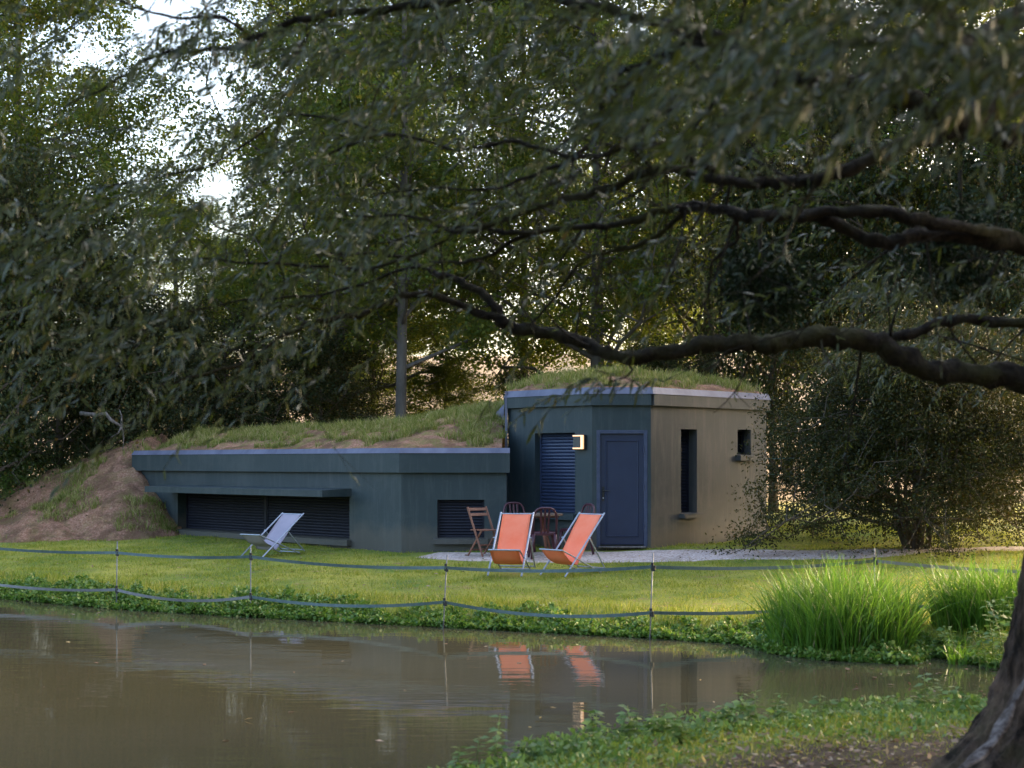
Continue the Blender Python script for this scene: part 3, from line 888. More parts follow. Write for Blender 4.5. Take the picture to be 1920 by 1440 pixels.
# nettle-like plants: stem with leaf pairs
def nettle(cx, cy, h, lean, nleaf, label, scale=1.0, group='leafy stems on the near bank'):
    z0 = max(gz(cx, cy), 0) - .02
    root = empty('leafy_plant', (cx, cy, z0)); tag(root, label, 'plant', group)
    Pn, D, L = [], [], []
    st = MB()
    for s in range(3 + int(2 * random.random())):
        bx, by = rng.normal() * .05 * scale, rng.normal() * .05 * scale
        hs = h * random.uniform(.55, 1.0); lx, ly = lean + rng.normal() * .12, rng.normal() * .12
        pts = [np.array((bx + lx * hs * t * t, by + ly * hs * t * t, hs * t)) for t in np.linspace(0, 1, 6)]
        st.tube(pts, [.005, .0045, .004, .0035, .003, .002], 5)
        for k in range(nleaf):
            t = .18 + .82 * (k + .5) / nleaf
            p = np.array((bx + lx * hs * t * t, by + ly * hs * t * t, hs * t)); a0 = k * 1.57 + rng.normal() * .3
            for da in (0, math.pi):
                Pn.append(p); D.append((math.cos(a0 + da), math.sin(a0 + da), random.uniform(-.25, .35))); L.append(random.uniform(.05, .085) * scale * (1.15 - .6 * abs(t - .55)))
    st.build('stem', M['wire'] if False else M['leaf_nettle'], root)
    Pn, D, L = np.array(Pn), np.array(D), np.array(L)
    V, Q = leaf_quads(Pn, D, np.tile((0, 0, 1.0), (len(Pn), 1)) + rng.normal(size=Pn.shape) * .3, L, L * .55, .2)
    link_mesh('leaves', mesh_np('leaves', V, Q), M['leaf_nettle'], root)


for (px, py, d, h, lab) in [
    (1105, 1405, 10.0, .36, 'tallest nettle-like plant on the near bank beneath the lamp reflection'),
    (1180, 1400, 9.9, .25, 'bushy leafy stem right of the tall bank plant'), (1235, 1392, 10.2, .27, 'leafy stem at the middle of the near bank'),
    (1265, 1400, 9.7, .22, 'low leafy stem in the middle of the near bank'), (1350, 1385, 10.4, .25, 'leafy stem below the slit window reflection'),
    (1385, 1370, 10.8, .36, 'tall thin leafy stem rising before the small window reflection'), (1420, 1375, 10.5, .26, 'leafy stem beside the tall thin stem'),
    (1455, 1365, 11.0, .25, 'reddish leafy stem by the pale wall reflection'), (1560, 1360, 11.1, .22, 'short leafy stem beside the floating debris'),
    (1745, 1350, 11.4, .32, 'upright leafy stem by the willow root'), (1815, 1350, 11.2, .2, 'leafy stem against the willow trunk foot'),
    (905, 1440, 9.3, .36, 'leafy stem in the left end of the bank plants'), (975, 1430, 9.5, .26, 'small pale leafy stem near the left end of the bank'),
    (860, 1450, 9.1, .25, 'low leafy plant at the leftmost tip of the bank')]:
    p = P(px, py, d); nettle(p[0], p[1], h * 1.25, 0.05, 9, lab, 1.15)
for (px, d, h, lab) in [(1870, 14.9, .75, 'tall bushy nettle growing between reeds and trunk'), (1905, 14.6, .85, 'tallest nettle beside the willow trunk'), (1850, 14.3, .5, 'nettle at the water edge beside the trunk'),
                        (1790, 15.2, .4, 'round-leaved plant at the foot of the reeds'), (1760, 15.4, .35, 'low plant in the gap between the reed clumps')]:
    nettle((px - 960) / F * d, d, h, -.1, 10, lab, 1.3, 'nettles by the reeds')

# low growth and litter on the near bank
x, y, sd = scatter(150000, -2.2, 4.6, 7.2, 13, lambda x, y, sd: (sd > -.05) & (sd < 1.7))
k = rng.uniform(size=len(x)) < np.clip(1.15 - sd / 1.45, .05, 1) * (.55 + .45 * np.sin(x * 3.1) * np.sin(y * 2.7 + 1)); x, y, sd = x[k][:17000], y[k][:17000], sd[k][:17000]
n = len(x)
Pn = np.stack([x, y, ground_z(x, y) + (.09 + .10 * (np.sin(x * 4.3 + y) * np.sin(y * 5.1 - x) > .2)) * rng.uniform(0, 1, n) ** 1.3 * np.clip(1.4 - sd, .25, 1)], 1); L = rng.uniform(.025, .06, n)
V, Q = leaf_quads(Pn, rand_dirs(n, .3), rand_dirs(n, 1.5), L, L * rng.uniform(.45, .8, n))
tag(link_mesh('bank_undergrowth', mesh_np('bank_undergrowth', V, Q), M['leaf_nettle']), 'low green growth covering the near bank', 'plants', None, 'stuff')
x, y, sd = scatter(60000, -2.5, 5.5, 6.5, 13, lambda x, y, sd: (sd > .02) & (sd < 3)); x, y = x[:16000], y[:16000]; n = len(x)
V, Q = blades(np.stack([x, y, ground_z(x, y) - .01], 1), rng.uniform(.04, .13, n) * np.clip(1.5 - pond_sd(x, y) * .6, .3, 1), rng.uniform(.004, .008, n), np.concatenate([rng.normal(size=(n, 2)) * .5, np.zeros((n, 1))], 1), 2)
tag(link_mesh('bank_grass', mesh_np('bank_grass', V, Q), M['grass']), 'thin grass blades on the near bank', 'grass', None, 'stuff')


def litter(name, x, y, z, lmin, lmax, label, flat=3.0):
    n = len(x); L = rng.uniform(lmin, lmax, n)
    D = rand_dirs(n); D[:, 2] *= .15
    V, Q = leaf_quads(np.stack([x, y, z], 1), D, rand_dirs(n, flat), L, L * rng.uniform(.3, .6, n))
    tag(link_mesh(name, mesh_np(name, V, Q), M['deadleaf']), label, 'leaves', None, 'stuff')


x, y, sd = scatter(9000, -2, 5.5, 6.5, 13, lambda x, y, sd: sd > .8); litter('fallen_leaves', x, y, ground_z(x, y) + .012, .035, .085, 'dead leaves littering the trodden near bank')
x, y = rng.uniform(-13.5, -6.8, 4200), rng.uniform(27, 34, 4200); k = (bank_z(x, y) > ground_z(x, y)) & ~in_low(x, y, .05); litter('fallen_leaves', x[k], y[k], bank_z(x[k], y[k]) + .02, .03, .07, 'dry leaves and bits on the brown earth bank')
x, y, sd = scatter(420, -9, 8, 17, 28, lambda x, y, sd: (sd > .4) & ~in_low(x, y) & ~in_tall(x, y)); litter('fallen_leaves', x, y, ground_z(x, y) + .045, .04, .08, 'yellow and brown leaves dropped on the lawn')
x, y, sd = scatter(1500, 2.4, 8, 23.6, 25.3, lambda x, y, sd: sd > 1); k = rng.uniform(size=len(x)) < ss((x - 2) / 4); litter('fallen_leaves', x[k], y[k], ground_z(x[k], y[k]) + .025, .03, .06, 'brown leaves scattered over the gravel')
x, y, sd = scatter(2600, -9, 5.5, 9, 24, lambda x, y, sd: (sd < 0) & (sd > -1.6 - 5 * (rng.uniform(size=len(x)) < .22)) & (rng.uniform(size=len(x)) < .16 + .5 * (x > 3.2) * (y < 14.5))); litter('floating_leaves', x, y, np.full(len(x), .006), .03, .09, 'pale leaves floating on the pond', 12)

# ------------------------------------------------------------------ garden furniture
def rot_front(fx, fy): return math.atan2(fy, fx) - math.pi / 2


def deckchair(label, x, y, front, h, run, canvas, group='deckchairs on the lawn'):
    t = empty('deckchair', (x, y, gz(x, y) + .004), rot_front(*front)); tag(t, label, 'deckchair', group)
    hw = .265; yb, yf = -run * .52, run * .48
    r = .015
    rail = lambda s: np.array((0, yb + (yf - yb) * s, h * (1 - s)))      # s 0 top .. 1 front foot
    sx = lambda p, x_: (x_, p[1], p[2])
    fb = np.array((0, yf + .03, .40)); rb = np.array((0, yb * .92, .02))
    for x_ in (-hw, hw):
        m_ = MB(); m_.bar(sx(rail(-.015), x_), sx(rail(1), x_), .030, .022, .008); m_.build('back_rail', M['alu'], t)
        xi = x_ * .90
        m_ = MB(); m_.bar(sx(fb, xi), sx(rb, xi), .028, .020, .007); m_.build('seat_rail', M['alu'], t)
        pv = rail(.40); ft = np.array((0, yb * 1.02, .07))
        xo = x_ * 1.09
        m_ = MB(); m_.bar(sx(pv, xo), sx(ft, xo), .024, .018, .006); m_.build('prop', M['alu'], t)
        m_ = MB(); m_.tube([(x_ * .97, pv[1], pv[2]), (x_ * 1.16, pv[1], pv[2])], .011, 8); m_.build('pivot_bolt', M['alu'], t)
    def cross(p, w_, name, rr=.012):
        m_ = MB(); m_.tube([(-w_, p[1], p[2]), (w_, p[1], p[2])], rr, 8); m_.build(name, M['alu'], t)
    cross(rail(.01), hw, 'top_bar'); cross(fb, hw * .93, 'front_bar'); cross(rb + (0, .03, .03), hw * .90, 'notched_bar'); cross(np.array((0, yb * 1.0, .09)), hw * 1.09, 'prop_bar', .010)
    # sling: hangs from the top bar to the front bar
    ctrl = np.array([[rail(.01)[1], rail(.01)[2] + .013], [rail(.2)[1] + .01, rail(.2)[2] - .045], [rail(.45)[1] - .0, rail(.45)[2] - .11],
                     [rail(.66)[1] - .03, rail(.66)[2] - .125], [yf * .38, .185], [yf * .72, .26], [fb[1], fb[2] + .013]])
    tt = np.linspace(0, len(ctrl) - 1, 25); k = np.clip(tt.astype(int), 0, len(ctrl) - 2); fr_ = tt - k
    c = lambda i: ctrl[np.clip(i, 0, len(ctrl) - 1)]
    p0, p1, p2, p3 = c(k - 1), c(k), c(k + 1), c(k + 2); f_ = fr_[:, None]
    cur = .5 * ((2 * p1) + (-p0 + p2) * f_ + (2 * p0 - 5 * p1 + 4 * p2 - p3) * f_ ** 2 + (-p0 + 3 * p1 - 3 * p2 + p3) * f_ ** 3)
    V = []; cols = 7; wv = hw * .865
    for layer in (0, .003):
        for (yy, zz) in cur:
            for j in range(cols):
                s = j / (cols - 1) * 2 - 1
                V.append((s * wv, yy, zz - .010 * (1 - s * s) - layer))
    n1 = len(cur) * cols; Q = []
    for i in range(len(cur) - 1):
        for j in range(cols - 1):
            a = i * cols + j
            Q.append((a, a + 1, a + cols + 1, a + cols)); Q.append((n1 + a, n1 + a + cols, n1 + a + cols + 1, n1 + a + 1))
        for j in (0, cols - 1):
            a = i * cols + j; Q.append((a, a + cols, n1 + a + cols, n1 + a))
    m_ = MB(); m_.v = V; m_.f = Q; m_.build('canvas_sling', canvas, t, True)
    return t


p = P(953, 1068, 22.2); deckchair('orange canvas deckchair facing the pond straight on', -.02, 22.2, (-.225, -.974), .93, .87, M['orange'])
deckchair('orange canvas deckchair turned sideways beside the other orange one', .92, 22.0, (-.72, -.69), .93, .87, M['orange'])
deckchair('mauve grey deckchair alone on the lawn before the long window', -4.33, 25.6, (-.585, -.81), .74, 1.03, M['greycanvas'])


def plastic_chair(label, x, y, front):
    t = empty('plastic_chair', (x, y, gz(x, y) + .014), rot_front(*front)); tag(t, label, 'chair', 'bordeaux plastic chairs round the table')
    m_ = M['bordeaux']
    s = MB(); ring = []
    for k in range(24):                                             # rounded seat with turned-down rim
        a = 2 * math.pi * k / 24; ca, sa = math.cos(a), math.sin(a)
        ring.append((.215 * math.copysign(abs(ca) ** .55, ca), .205 * math.copysign(abs(sa) ** .55, sa)))
    lv = [(1.0, .395), (1.0, .435), (.94, .445), (.55, .432), (0.0, .428)]
    for (sc, z) in lv[:-1]:
        for (a, b_) in ring: s.v.append((a * sc, b_ * sc, z))
    for i in range(3):
        for k in range(24): s.f.append((i*24+k, i*24+(k+1) % 24, (i+1)*24+(k+1) % 24, (i+1)*24+k))
    s.f.append(tuple(72 + k for k in range(24)))
    s.build('seat', m_, t, False)
    for (sx, sy) in ((-1, 1), (1, 1), (-1, -1), (1, -1)):
        l = MB(); l.tube([(sx * .175, sy * .165, .425), (sx * .195, sy * .19, .25), (sx * .225, sy * .225, 0)], [.036, .028, .021], 8); l.build('leg', m_, t, True)
    hp = []                                                         # hoop of the back
    for a in np.linspace(0, 1, 19):
        th = math.pi * (a)
        hx = .20 * math.cos(th); hx = math.copysign(abs(hx / .20) ** .6 * .20, hx)
        hz = .43 + .43 * math.sin(th) ** .42
        hp.append((hx, -.19 - .10 * (hz - .43) / .43 - .0, hz))
    h = MB(); h.tube(hp, .020, 8); h.build('back_hoop', m_, t, True)
    for sx in (-.072, 0, .072):
        b_ = MB(); b_.bar((sx * .75, -.19, .43), (sx, -.285, .845), .034, .012, .004); b_.build('back_slat', m_, t)
    return t


plastic_chair('bordeaux plastic chair with its back to the orange deckchairs', .53, 24.15, (-.1, 1))
plastic_chair('bordeaux plastic chair in the corner behind the table', .12, 25.35, (.35, -1))
plastic_chair('bordeaux plastic chair between table and house door', 1.10, 24.7, (-.85, -.5))

t = empty('round_table', (.44, 24.85, gz(.44, 24.85) + .013)); tag(t, 'round brown wooden garden table among the plastic chairs', 'table')
mb = MB(); N = 40
for i in range(8):                                                  # boards of the top
    xa, xb = -.46 + i * .115 + .002, -.46 + (i + 1) * .115 - .002
    g = MB(); vs = []
    for z in (.675, .705):
        row = []
        for xx in np.linspace(xa, xb, 4):
            row.append((xx, math.sqrt(max(.001, .4605 ** 2 - xx * xx)), z))
        vs += row + [(a, -b_, c) for (a, b_, c) in row[::-1]]
    g.add(vs, [tuple(range(7, -1, -1)), tuple(range(8, 16))] + [(k, (k+1) % 8, 8 + (k+1) % 8, 8 + k) for k in range(8)])
    g.build('board', M['tabletop'], t)
for a in (0.6, 2.17, 3.74, 5.31):
    g = MB(); g.bar((.10 * math.cos(a), .10 * math.sin(a), .672), (.30 * math.cos(a), .30 * math.sin(a), 0), .045, .028, .004, (-math.sin(a), math.cos(a), 0)); g.build('leg', M['wood'], t)
g = MB(); g.bbox((-.38, -.03, .635), (.38, .03, .673), .004); g.build('batten', M['wood'], t)

t = empty('folding_chair', (-.47, 24.72, gz(-.47, 24.72) + .013), rot_front(.62, -.78)); tag(t, 'red-brown wooden folding chair beside the low window', 'chair')
for s in (-1, 1):
    x_ = s * .20
    g = MB(); g.bar((x_, -.24, .84), (x_, .20, 0), .022, .042, .005); g.build('back_post', M['wood'], t)
    g = MB(); g.bar((x_ * .86, .13, .44), (x_ * .86, -.26, 0), .020, .038, .005); g.build('rear_leg', M['wood'], t)
for zz in (.80, .71):
    yy = -.24 + (.84 - zz) * .44 / .84
    g = MB(); g.bar((-.19, yy, zz), (.19, yy, zz), .055, .014, .004, (0, -.46, .89)); g.build('back_slat', M['wood'], t)
for k in range(6):
    yy = -.17 + k * .062
    g = MB(); g.bar((-.172, yy, .445), (.172, yy, .445), .050, .016, .004, (0, 1, 0)); g.build('seat_slat', M['wood'], t)
g = MB(); g.tube([(-.19, .10, .19), (.19, .10, .19)], .011, 8); g.build('stretcher', M['wood'], t)
g = MB(); g.tube([(-.17, -.17, .10), (.17, -.17, .10)], .011, 8); g.build('stretcher', M['wood'], t)

# ------------------------------------------------------------------ tape fence along the shore
fence = empty('tape_fence', (0, 17.4, 0)); tag(fence, 'low fence of two green-grey tapes on thin rods along the far shore', 'fence')
FO = np.array((0, 17.4, 0))
# x, y, z_upper, z_lower, tilt, top
FP = [(-8.15, 21.8, .80, .26, .0), (-5.67, 20.4, .80, .27, .01), (-3.56, 19.38, .81, .265, .0), (-.85, 17.84, .775, .345, .04), (1.64, 16.82, .86, .32, .03), (4.60, 18.05, .845, .33, -.0), (7.4, 16.6, .80, .30, 0)]
for (x, y, zu, zl, ti) in FP:
    g = MB(); g.tube([(x - ti * .6, y, -.25), (x + ti * .9, y, zu + .16)], .0085, 8); g.v = [tuple(np.array(p) - FO) for p in g.v]; po = g.build('post', M['post'], fence, True)
    for zc in (zu, zl):
        g = MB(); xx = x + ti * (zc - .3); g.bbox((xx - .016, y - .03, zc - .045), (xx + .018, y + .016, zc + .05), .006); g.bbox((xx + .004, y - .045, zc - .05), (xx + .036, y - .008, zc + .012), .006)
        g.v = [tuple(np.array(p) - FO) for p in g.v]; g.build('insulator', M['black'], po)
sagU = [.03, .035, .05, .045, .05, .05]; sagL = [.05, .10, .085, .10, .06, .05]
for i in range(len(FP) - 1):
    a, b_ = FP[i], FP[i + 1]
    for zi, sag, mat in ((2, sagU[i], M['tape_grey'] if i == 5 else M['tape']), (3, sagL[i], M['tape_grey'] if i in (0, 1) else M['tape'])):
        g = MB(); n = 22; ph = random.uniform(0, 6)
        for k in range(n + 1):
            s = k / n
            c = np.array((a[0] + (b_[0] - a[0]) * s, a[1] + (b_[1] - a[1]) * s - .03, a[zi] + (b_[zi] - a[zi]) * s - sag * 4 * s * (1 - s)))
            tw = .25 * math.sin(s * 5 + ph)
            hh = .020
            for (sy, sz) in ((-1, -1), (1, -1), (1, 1), (-1, 1)):
                g.v.append(tuple(c - FO + np.array((0, sy * .0012 + sz * hh * math.sin(tw), sz * hh * math.cos(tw)))))
        for k in range(n):
            for j in range(4): g.f.append((4*k+j, 4*k+(j+1) % 4, 4*k+4+(j+1) % 4, 4*k+4+j))
        g.build('tape', mat, fence)

# wire fence behind the house
wf = empty('wire_fence', (8, 36, gz(8, 36))); tag(wf, 'dark green wire fence seen between house wall and shrub', 'fence')
for zz in (1.45, 1.05, .65, .25):
    g = MB(); g.tube([(-4.5, 0, zz), (8, 0, zz)], .016 if zz in (1.45, .65) else .008, 6); g.build('rail', M['wire'], wf)
for xx in np.arange(-4.2, 8, 2.0):
    g = MB(); g.tube([(xx, .04, -.3), (xx, .04, 1.6)], .03, 8); g.build('post', M['wire'], wf)
wf2 = empty('wire_fence', (-13, 40, gz(-13, 40))); tag(wf2, 'green wire fence at the foot of the far hedge beyond the earth bank', 'fence')
for zz in (1.5, 1.1, .7, .3):
    g = MB(); g.tube([(-7, 0, zz), (4, 0, zz)], .014, 6); g.build('rail', M['wire'], wf2)
for xx in np.arange(-6.8, 4, 2.0):
    g = MB(); g.tube([(xx, .04, -.3), (xx, .04, 1.6)], .03, 8); g.build('post', M['wire'], wf2)


# ------------------------------------------------------------------ trees and shrubs
def crown_mesh(name, centres, radii, per, leaf, ratio=.75, up=.3, long=False, squash=.7):
    """leaves spread round clump centres"""
    n = len(centres); c = np.repeat(centres, per, 0); r = np.repeat(radii, per)[:, None]
    off = rng.normal(size=c.shape); off = unit(off) * rng.uniform(0, 1, (len(c), 1)) ** .45
    off[:, 2] *= squash
    Pn = c + off * r
    m = len(Pn); L = rng.uniform(.7, 1.3, m) * leaf
    D = unit(off * .5 + rng.normal(size=off.shape) * .7 + np.array((0, 0, -.25))); N = rand_dirs(m, up)
    if long:
        V, T = leaf_long(Pn, D, N, L, L * ratio)
    else:
        V, T = leaf_quads(Pn, D, N, L, L * ratio)
    return mesh_np(name, V, T)


def grow(tr, h, spread, nlimb, lo, hi, sub, r0, droop=0.0, shape=lambda t: 1.0, rise=.8):
    """trunk and limbs into MBs; returns clump centres"""
    trunk = MB(); limbs = MB(); cen = []
    bend = rng.normal(size=2) * .008 * h
    tp = lambda t: np.array((bend[0] * math.sin(t * 2.4), bend[1] * math.sin(t * 2.0), h * t))
    ts = np.linspace(0, .96, 12)
    trunk.tube([tp(t) for t in ts], [r0 * (1.35 if t == 0 else 1) * (1 - .93 * t) for t in ts], 10)
    for i in range(nlimb):
        t = lo + (hi - lo) * (i + random.random()) / nlimb
        a = i * 2.4 + random.uniform(-.4, .4)
        L = spread * shape((t - lo) / (hi - lo)) * random.uniform(.65, 1.1)
        p0 = tp(t); d = np.array((math.cos(a), math.sin(a), random.uniform(.35, .9) * rise))
        pts = [p0]
        for k in range(1, 6):
            s = k / 5
            pts.append(p0 + d * L * s + np.array((0, 0, -droop * L * s * s)) + rng.normal(size=3) * .05 * L * s)
        rr = max(.012, r0 * .42 * (1 - .75 * t))
        limbs.tube(pts, [rr * (1 - .16 * k) for k in range(6)], 6)
        for k in range(sub):
            s = random.uniform(.3, 1.0); q0 = pts[0] + (pts[5] - pts[0]) * s; q0 = pts[min(5, int(round(s * 5)))]
            dd = rand_dirs(1, .25)[0] * L * random.uniform(.18, .5)
            q1 = q0 + dd
            limbs.tube([q0, (q0 + q1) / 2 + rng.normal(size=3) * .04 * L, q1], [rr * .35, rr * .25, rr * .1], 4)
            cen.append(q1); cen.append((q0 + q1) / 2)
    return trunk, limbs, np.array(cen)


def make_tree(name, label, cat, group, loc, h, spread, nlimb, lo, hi, sub, r0, per, leaf, crad, mat, bark, shape=lambda t: 1.0, droop=0.0, long=False, ratio=.75, rise=.8, squash=.7):
    root = empty(name, loc); tag(root, label, cat, group)
    trunk, limbs, cen = grow(root, h, spread, nlimb, lo, hi, sub, r0, droop, shape, rise)
    tr = trunk.build('trunk', bark, root, True)
    limbs.build('limbs', bark, root)
    rad = rng.uniform(.4, 1.35, len(cen)) * crad
    link_mesh('crown', crown_mesh('crown', cen, rad, per, leaf, ratio, .4, long, squash), mat, root)
    return root


def copy_tree(src, loc, rz, sc, label, group=None):
    c = src.copy(); COL.objects.link(c); c.location = loc; c.rotation_euler = (0, 0, rz); c.scale = (sc[0], sc[0], sc[1]); c['label'] = label
    if group: c['group'] = group
    for ch in src.children:
        k = ch.copy(); COL.objects.link(k); k.parent = c
    return c


GP = 'tall poplars behind the house'
egg = lambda t: .55 + .9 * math.sin(math.pi * min(1, .15 + .8 * t)) - .35 * t
X_ = lambda px, d: (px - 960) / F * d
def at(px, d): x = X_(px, d); return (x, d, gz(x, d) - .05)
popA = make_tree('poplar_tree', 'poplar with pale bare trunk rising behind the low turf roof', 'tree', GP, at(748, 37.5), 20, 3.6, 38, .20, .97, 9, .17, 125, .105, .75, M['leaf_poplar'], M['bark_p'], egg)
popB = make_tree('poplar_tree', 'poplar with leafy lower boughs standing behind the door block', 'tree', GP, at(1120, 41), 19, 4.0, 36, .14, .97, 9, .24, 125, .105, .8, M['leaf_poplar'], M['bark_p'], egg)
for (src, px, d, rz, sc, lab) in [
    (popB, 35, 41, 1.0, (1.0, 1.0), 'sunlit yellowish poplar at the edge of the wood above the earth bank'),
    (popA, -60, 36, 2.1, (1.0, .9), 'poplar at the far end of the row over the brown shrubs'),
    (popB, 640, 44, 4.0, (1.05, 1.0), 'poplar right of the open gap of sky'),
    (popA, 985, 46, 5.1, (1.0, 1.0), 'slim poplar with ivy beside the bright field gap'),
    (popB, 1330, 45, 2.9, (1.1, 1.05), 'broad poplar above the turf of the door block'),
    (popA, 1560, 40, .6, (1.15, .95), 'poplar behind the big rounded shrub'),
    (popB, 1800, 43, 5.6, (1.15, 1.0), 'poplar behind the willow limbs at the right end of the wood'),
    (popA, 2050, 38, 3.6, (1.1, .95), 'poplar beyond the willow trunk'),
    (popB, 330, 55, .4, (1.0, .62), 'lower poplar further back under the open sky'),
    (popB, 470, 50, 2.7, (1.0, .50), 'middle-sized tree in the second row over the low wing'),
    (popA, 700, 58, 1.7, (1.2, .95), 'distant poplar in the second row behind the pale trunk'),
    (popB, 1230, 60, 2.2, (1.2, 1.0), 'distant poplar in the second row behind the house'),
    (popB, 835, 44.5, 3.3, (.42, .25), 'small yellow-green tree in the gap before the bright field'),
    (popB, 700, 47, 4.9, (.7, .42), 'small leafy tree behind the pale poplar trunk'),
    (popA, 1480, 58, 4.4, (1.3, 1.0), 'distant poplar in the second row above the shrub')]:
    copy_tree(src, at(px, d), rz, sc, lab, GP)
# hedge shrubs
GH = 'dark shrubs along the back of the garden'
flategg = lambda t: 1.1 - .55 * t
hedge = make_tree('hedge_shrub', 'dense dark shrub behind the low turf roof under the poplars', 'shrub', GH, at(420, 38.5), 5.6, 2.3, 22, .05, .9, 8, .10, 95, .065, .62, M['leaf_hedge'], M['bark_d'], flategg)
for (px, d, rz, sc, lab) in [
    (600, 39.5, 1.1, (1.15, .9), 'dark shrub left of the pale poplar trunk'), (270, 40, 2.5, (1.2, 1.1), 'dark shrub over the end of the turf roof'),
    (250, 36.5, 3.9, (1.0, 1.0), 'brownish shrub at the top of the earth bank'), (110, 35.5, .8, (1.3, 1.35), 'large brown-green shrub above the earth bank'),
    (-40, 33, 2.2, (1.3, 1.6), 'tall brown-green shrub at the far end of the earth bank'), (20, 42, 5.2, (1.6, 1.9), 'tall thicket behind the earth bank shrubs'),
    (840, 41, 4.5, (.9, .40), 'low shrub in the gap of the bright field'), (985, 40, 1.6, (.6, .72), 'dark ivy-like shrub beside the door block roof'),
    (1270, 38, 3.1, (1.0, .8), 'shrub behind the turf of the door block'), (1450, 38.5, 2.9, (1.2, 1.8), 'dark shrub behind the wire fence'),
    (1640, 37, .2, (1.4, 2.1), 'dark shrub filling the back behind the rounded shrub'), (1880, 35, 1.3, (1.5, 2.1), 'dark shrub behind the lawn past the rounded shrub')]:
    copy_tree(hedge, at(px, d), rz, sc, lab, GH)

# added trees and shrubs, mostly unseen, blocking low sun and sky from behind
for (src, x, y, rz, sc, lab) in [(popB, 16, 12, .3, (1.2, .8), 'unseen poplar blocking sun beside the pond'), (popB, 19, 19, 1.9, (1.3, .8), 'unseen poplar blocking sun beside the lawn'), (popB, 22, 5, 3.2, (1.3, .8), 'unseen poplar blocking sun past the near bank'), (popB, 13.5, 15.5, 5.0, (1.2, .72), 'unseen poplar blocking sun close by the pond corner'), (hedge, 11.0, 13.6, 5.0, (1.3, 1.9), 'unseen tall shrub blocking sun by the pond corner'),
                                 (popB, 17.5, 34.5, 2.0, (1.2, .8), 'unseen poplar blocking sun past the wire fence'), (hedge, 11.9, 31.0, 1.0, (1.25, 1.65), 'tall dark shrub added past the big rounded shrub to block sun'),
                                 (popB, -9, -11, .9, (1.4, .8), 'unseen poplar behind the camera blocking sky across from the low wing'), (popB, 1, -14, 2.4, (1.4, .85), 'unseen poplar behind the camera blocking sky across from the door'), (popB, 11, -9, 4.1, (1.4, .85), 'unseen poplar behind the camera blocking sky past the willow')]:
    copy_tree(src, (x, y, gz(x, y) - .05), rz, sc, lab, 'trees and shrubs added to block sun and sky')

# the big rounded shrub beside the house
bs = make_tree('rounded_shrub', 'big rounded small-leaved shrub overhanging the house side wall and path', 'shrub', None, at(1720, 24.8), 3.9, 2.5, 46, .06, .94, 11, .11, 150, .055, .52, M['leaf_shrub'], M['bark_d'], lambda t: 1.12 - .45 * t, .35, False, .5, .55)
sp_, sr_ = [], []; sh = MB()
for k in range(170):                                                # long arching shoots breaking the outline
    v = rand_dirs(1, .15)[0]; v[2] = abs(v[2]); p0 = v * np.array((2.1, 2.1, 2.6)) * random.uniform(.75, 1.0) + np.array((0, 0, .75))
    if v[2] < .35: p0[2] = random.uniform(.35, 2.2)
    dv = unit((v * np.array((1, 1, .5)) + rng.normal(size=3) * .35)[None])[0]; L = random.uniform(.35, 1.0)
    q = [p0 + dv * L * t + np.array((0, 0, -.45 * L * t * t)) for t in np.linspace(0, 1, 6)]
    sh.tube(q, [.009, .008, .007, .006, .004, .002], 4, False)
    for j in range(1, 6): sp_.append(q[j]); sr_.append(random.uniform(.07, .16))
sh.build('shoots', M['bark_d'], bs)['kind'] = 'stuff'
link_mesh('shoot_leaves', crown_mesh('shoot_leaves', np.array(sp_), np.array(sr_), 26, .055, .45, .4), M['leaf_shrub'], bs)
for k in range(9):
    a = random.uniform(0, 6.3); g = MB(); r1 = random.uniform(.5, 1.3)
    g.tube([(.15 * math.cos(a), .15 * math.sin(a), -.05), (.5 * r1 * math.cos(a), .5 * r1 * math.sin(a), .8), (1.1 * r1 * math.cos(a + .3), 1.1 * r1 * math.sin(a + .3), 2.0)], [.06, .04, .015], 6); g.build('stem', M['bark_d'], bs, True)
g = copy_tree(hedge, at(-5, 34.5), .5, (.6, .42), 'bright ivy-covered bush at the foot of the earth bank', None)
g.pop('group', None)
for ch in g.children:
    if ch.name.startswith('crown'):
        ch.data = ch.data.copy(); ch.data.materials.clear(); ch.data.materials.append(M['leaf_bank'])
# pale crooked dead branch hanging out of the left shrub
g = MB(); pts = [P(150, 775, 33), P(180, 778, 33), P(198, 775, 33), P(208, 788, 33), P(228, 800, 33)]
g.tube(pts, [.05, .05, .045, .04, .03], 7); g.tube([P(228, 800, 33), P(228, 780, 33.1), P(224, 768, 33.1)], [.03, .02, .01], 6)
g.tube([P(228, 800, 33), P(222, 812, 32.9), P(208, 820, 32.9)], [.028, .018, .008], 6); g.tube([P(228, 800, 33), P(232, 820, 33), P(230, 850, 33)], [.025, .015, .006], 6)
tag(g.build('dead_branch', M['barewood'], None, True), 'pale crooked dead branch sticking out of the shrub over the earth bank', 'branch')

# ------------------------------------------------------------------ the willow over the camera
wil = empty('willow_tree', (3.2, 8.0, gz(3.2, 8.0))); tag(wil, 'big willow with leaning trunk whose limbs hang over the pond', 'tree')
WO = np.array((3.2, 8.0, gz(3.2, 8.0)))


def wbuild(mb, name, mat, smooth=True):
    mb.v = [tuple(np.array(p) - WO) for p in mb.v]
    return mb.build(name, mat, wil, smooth)


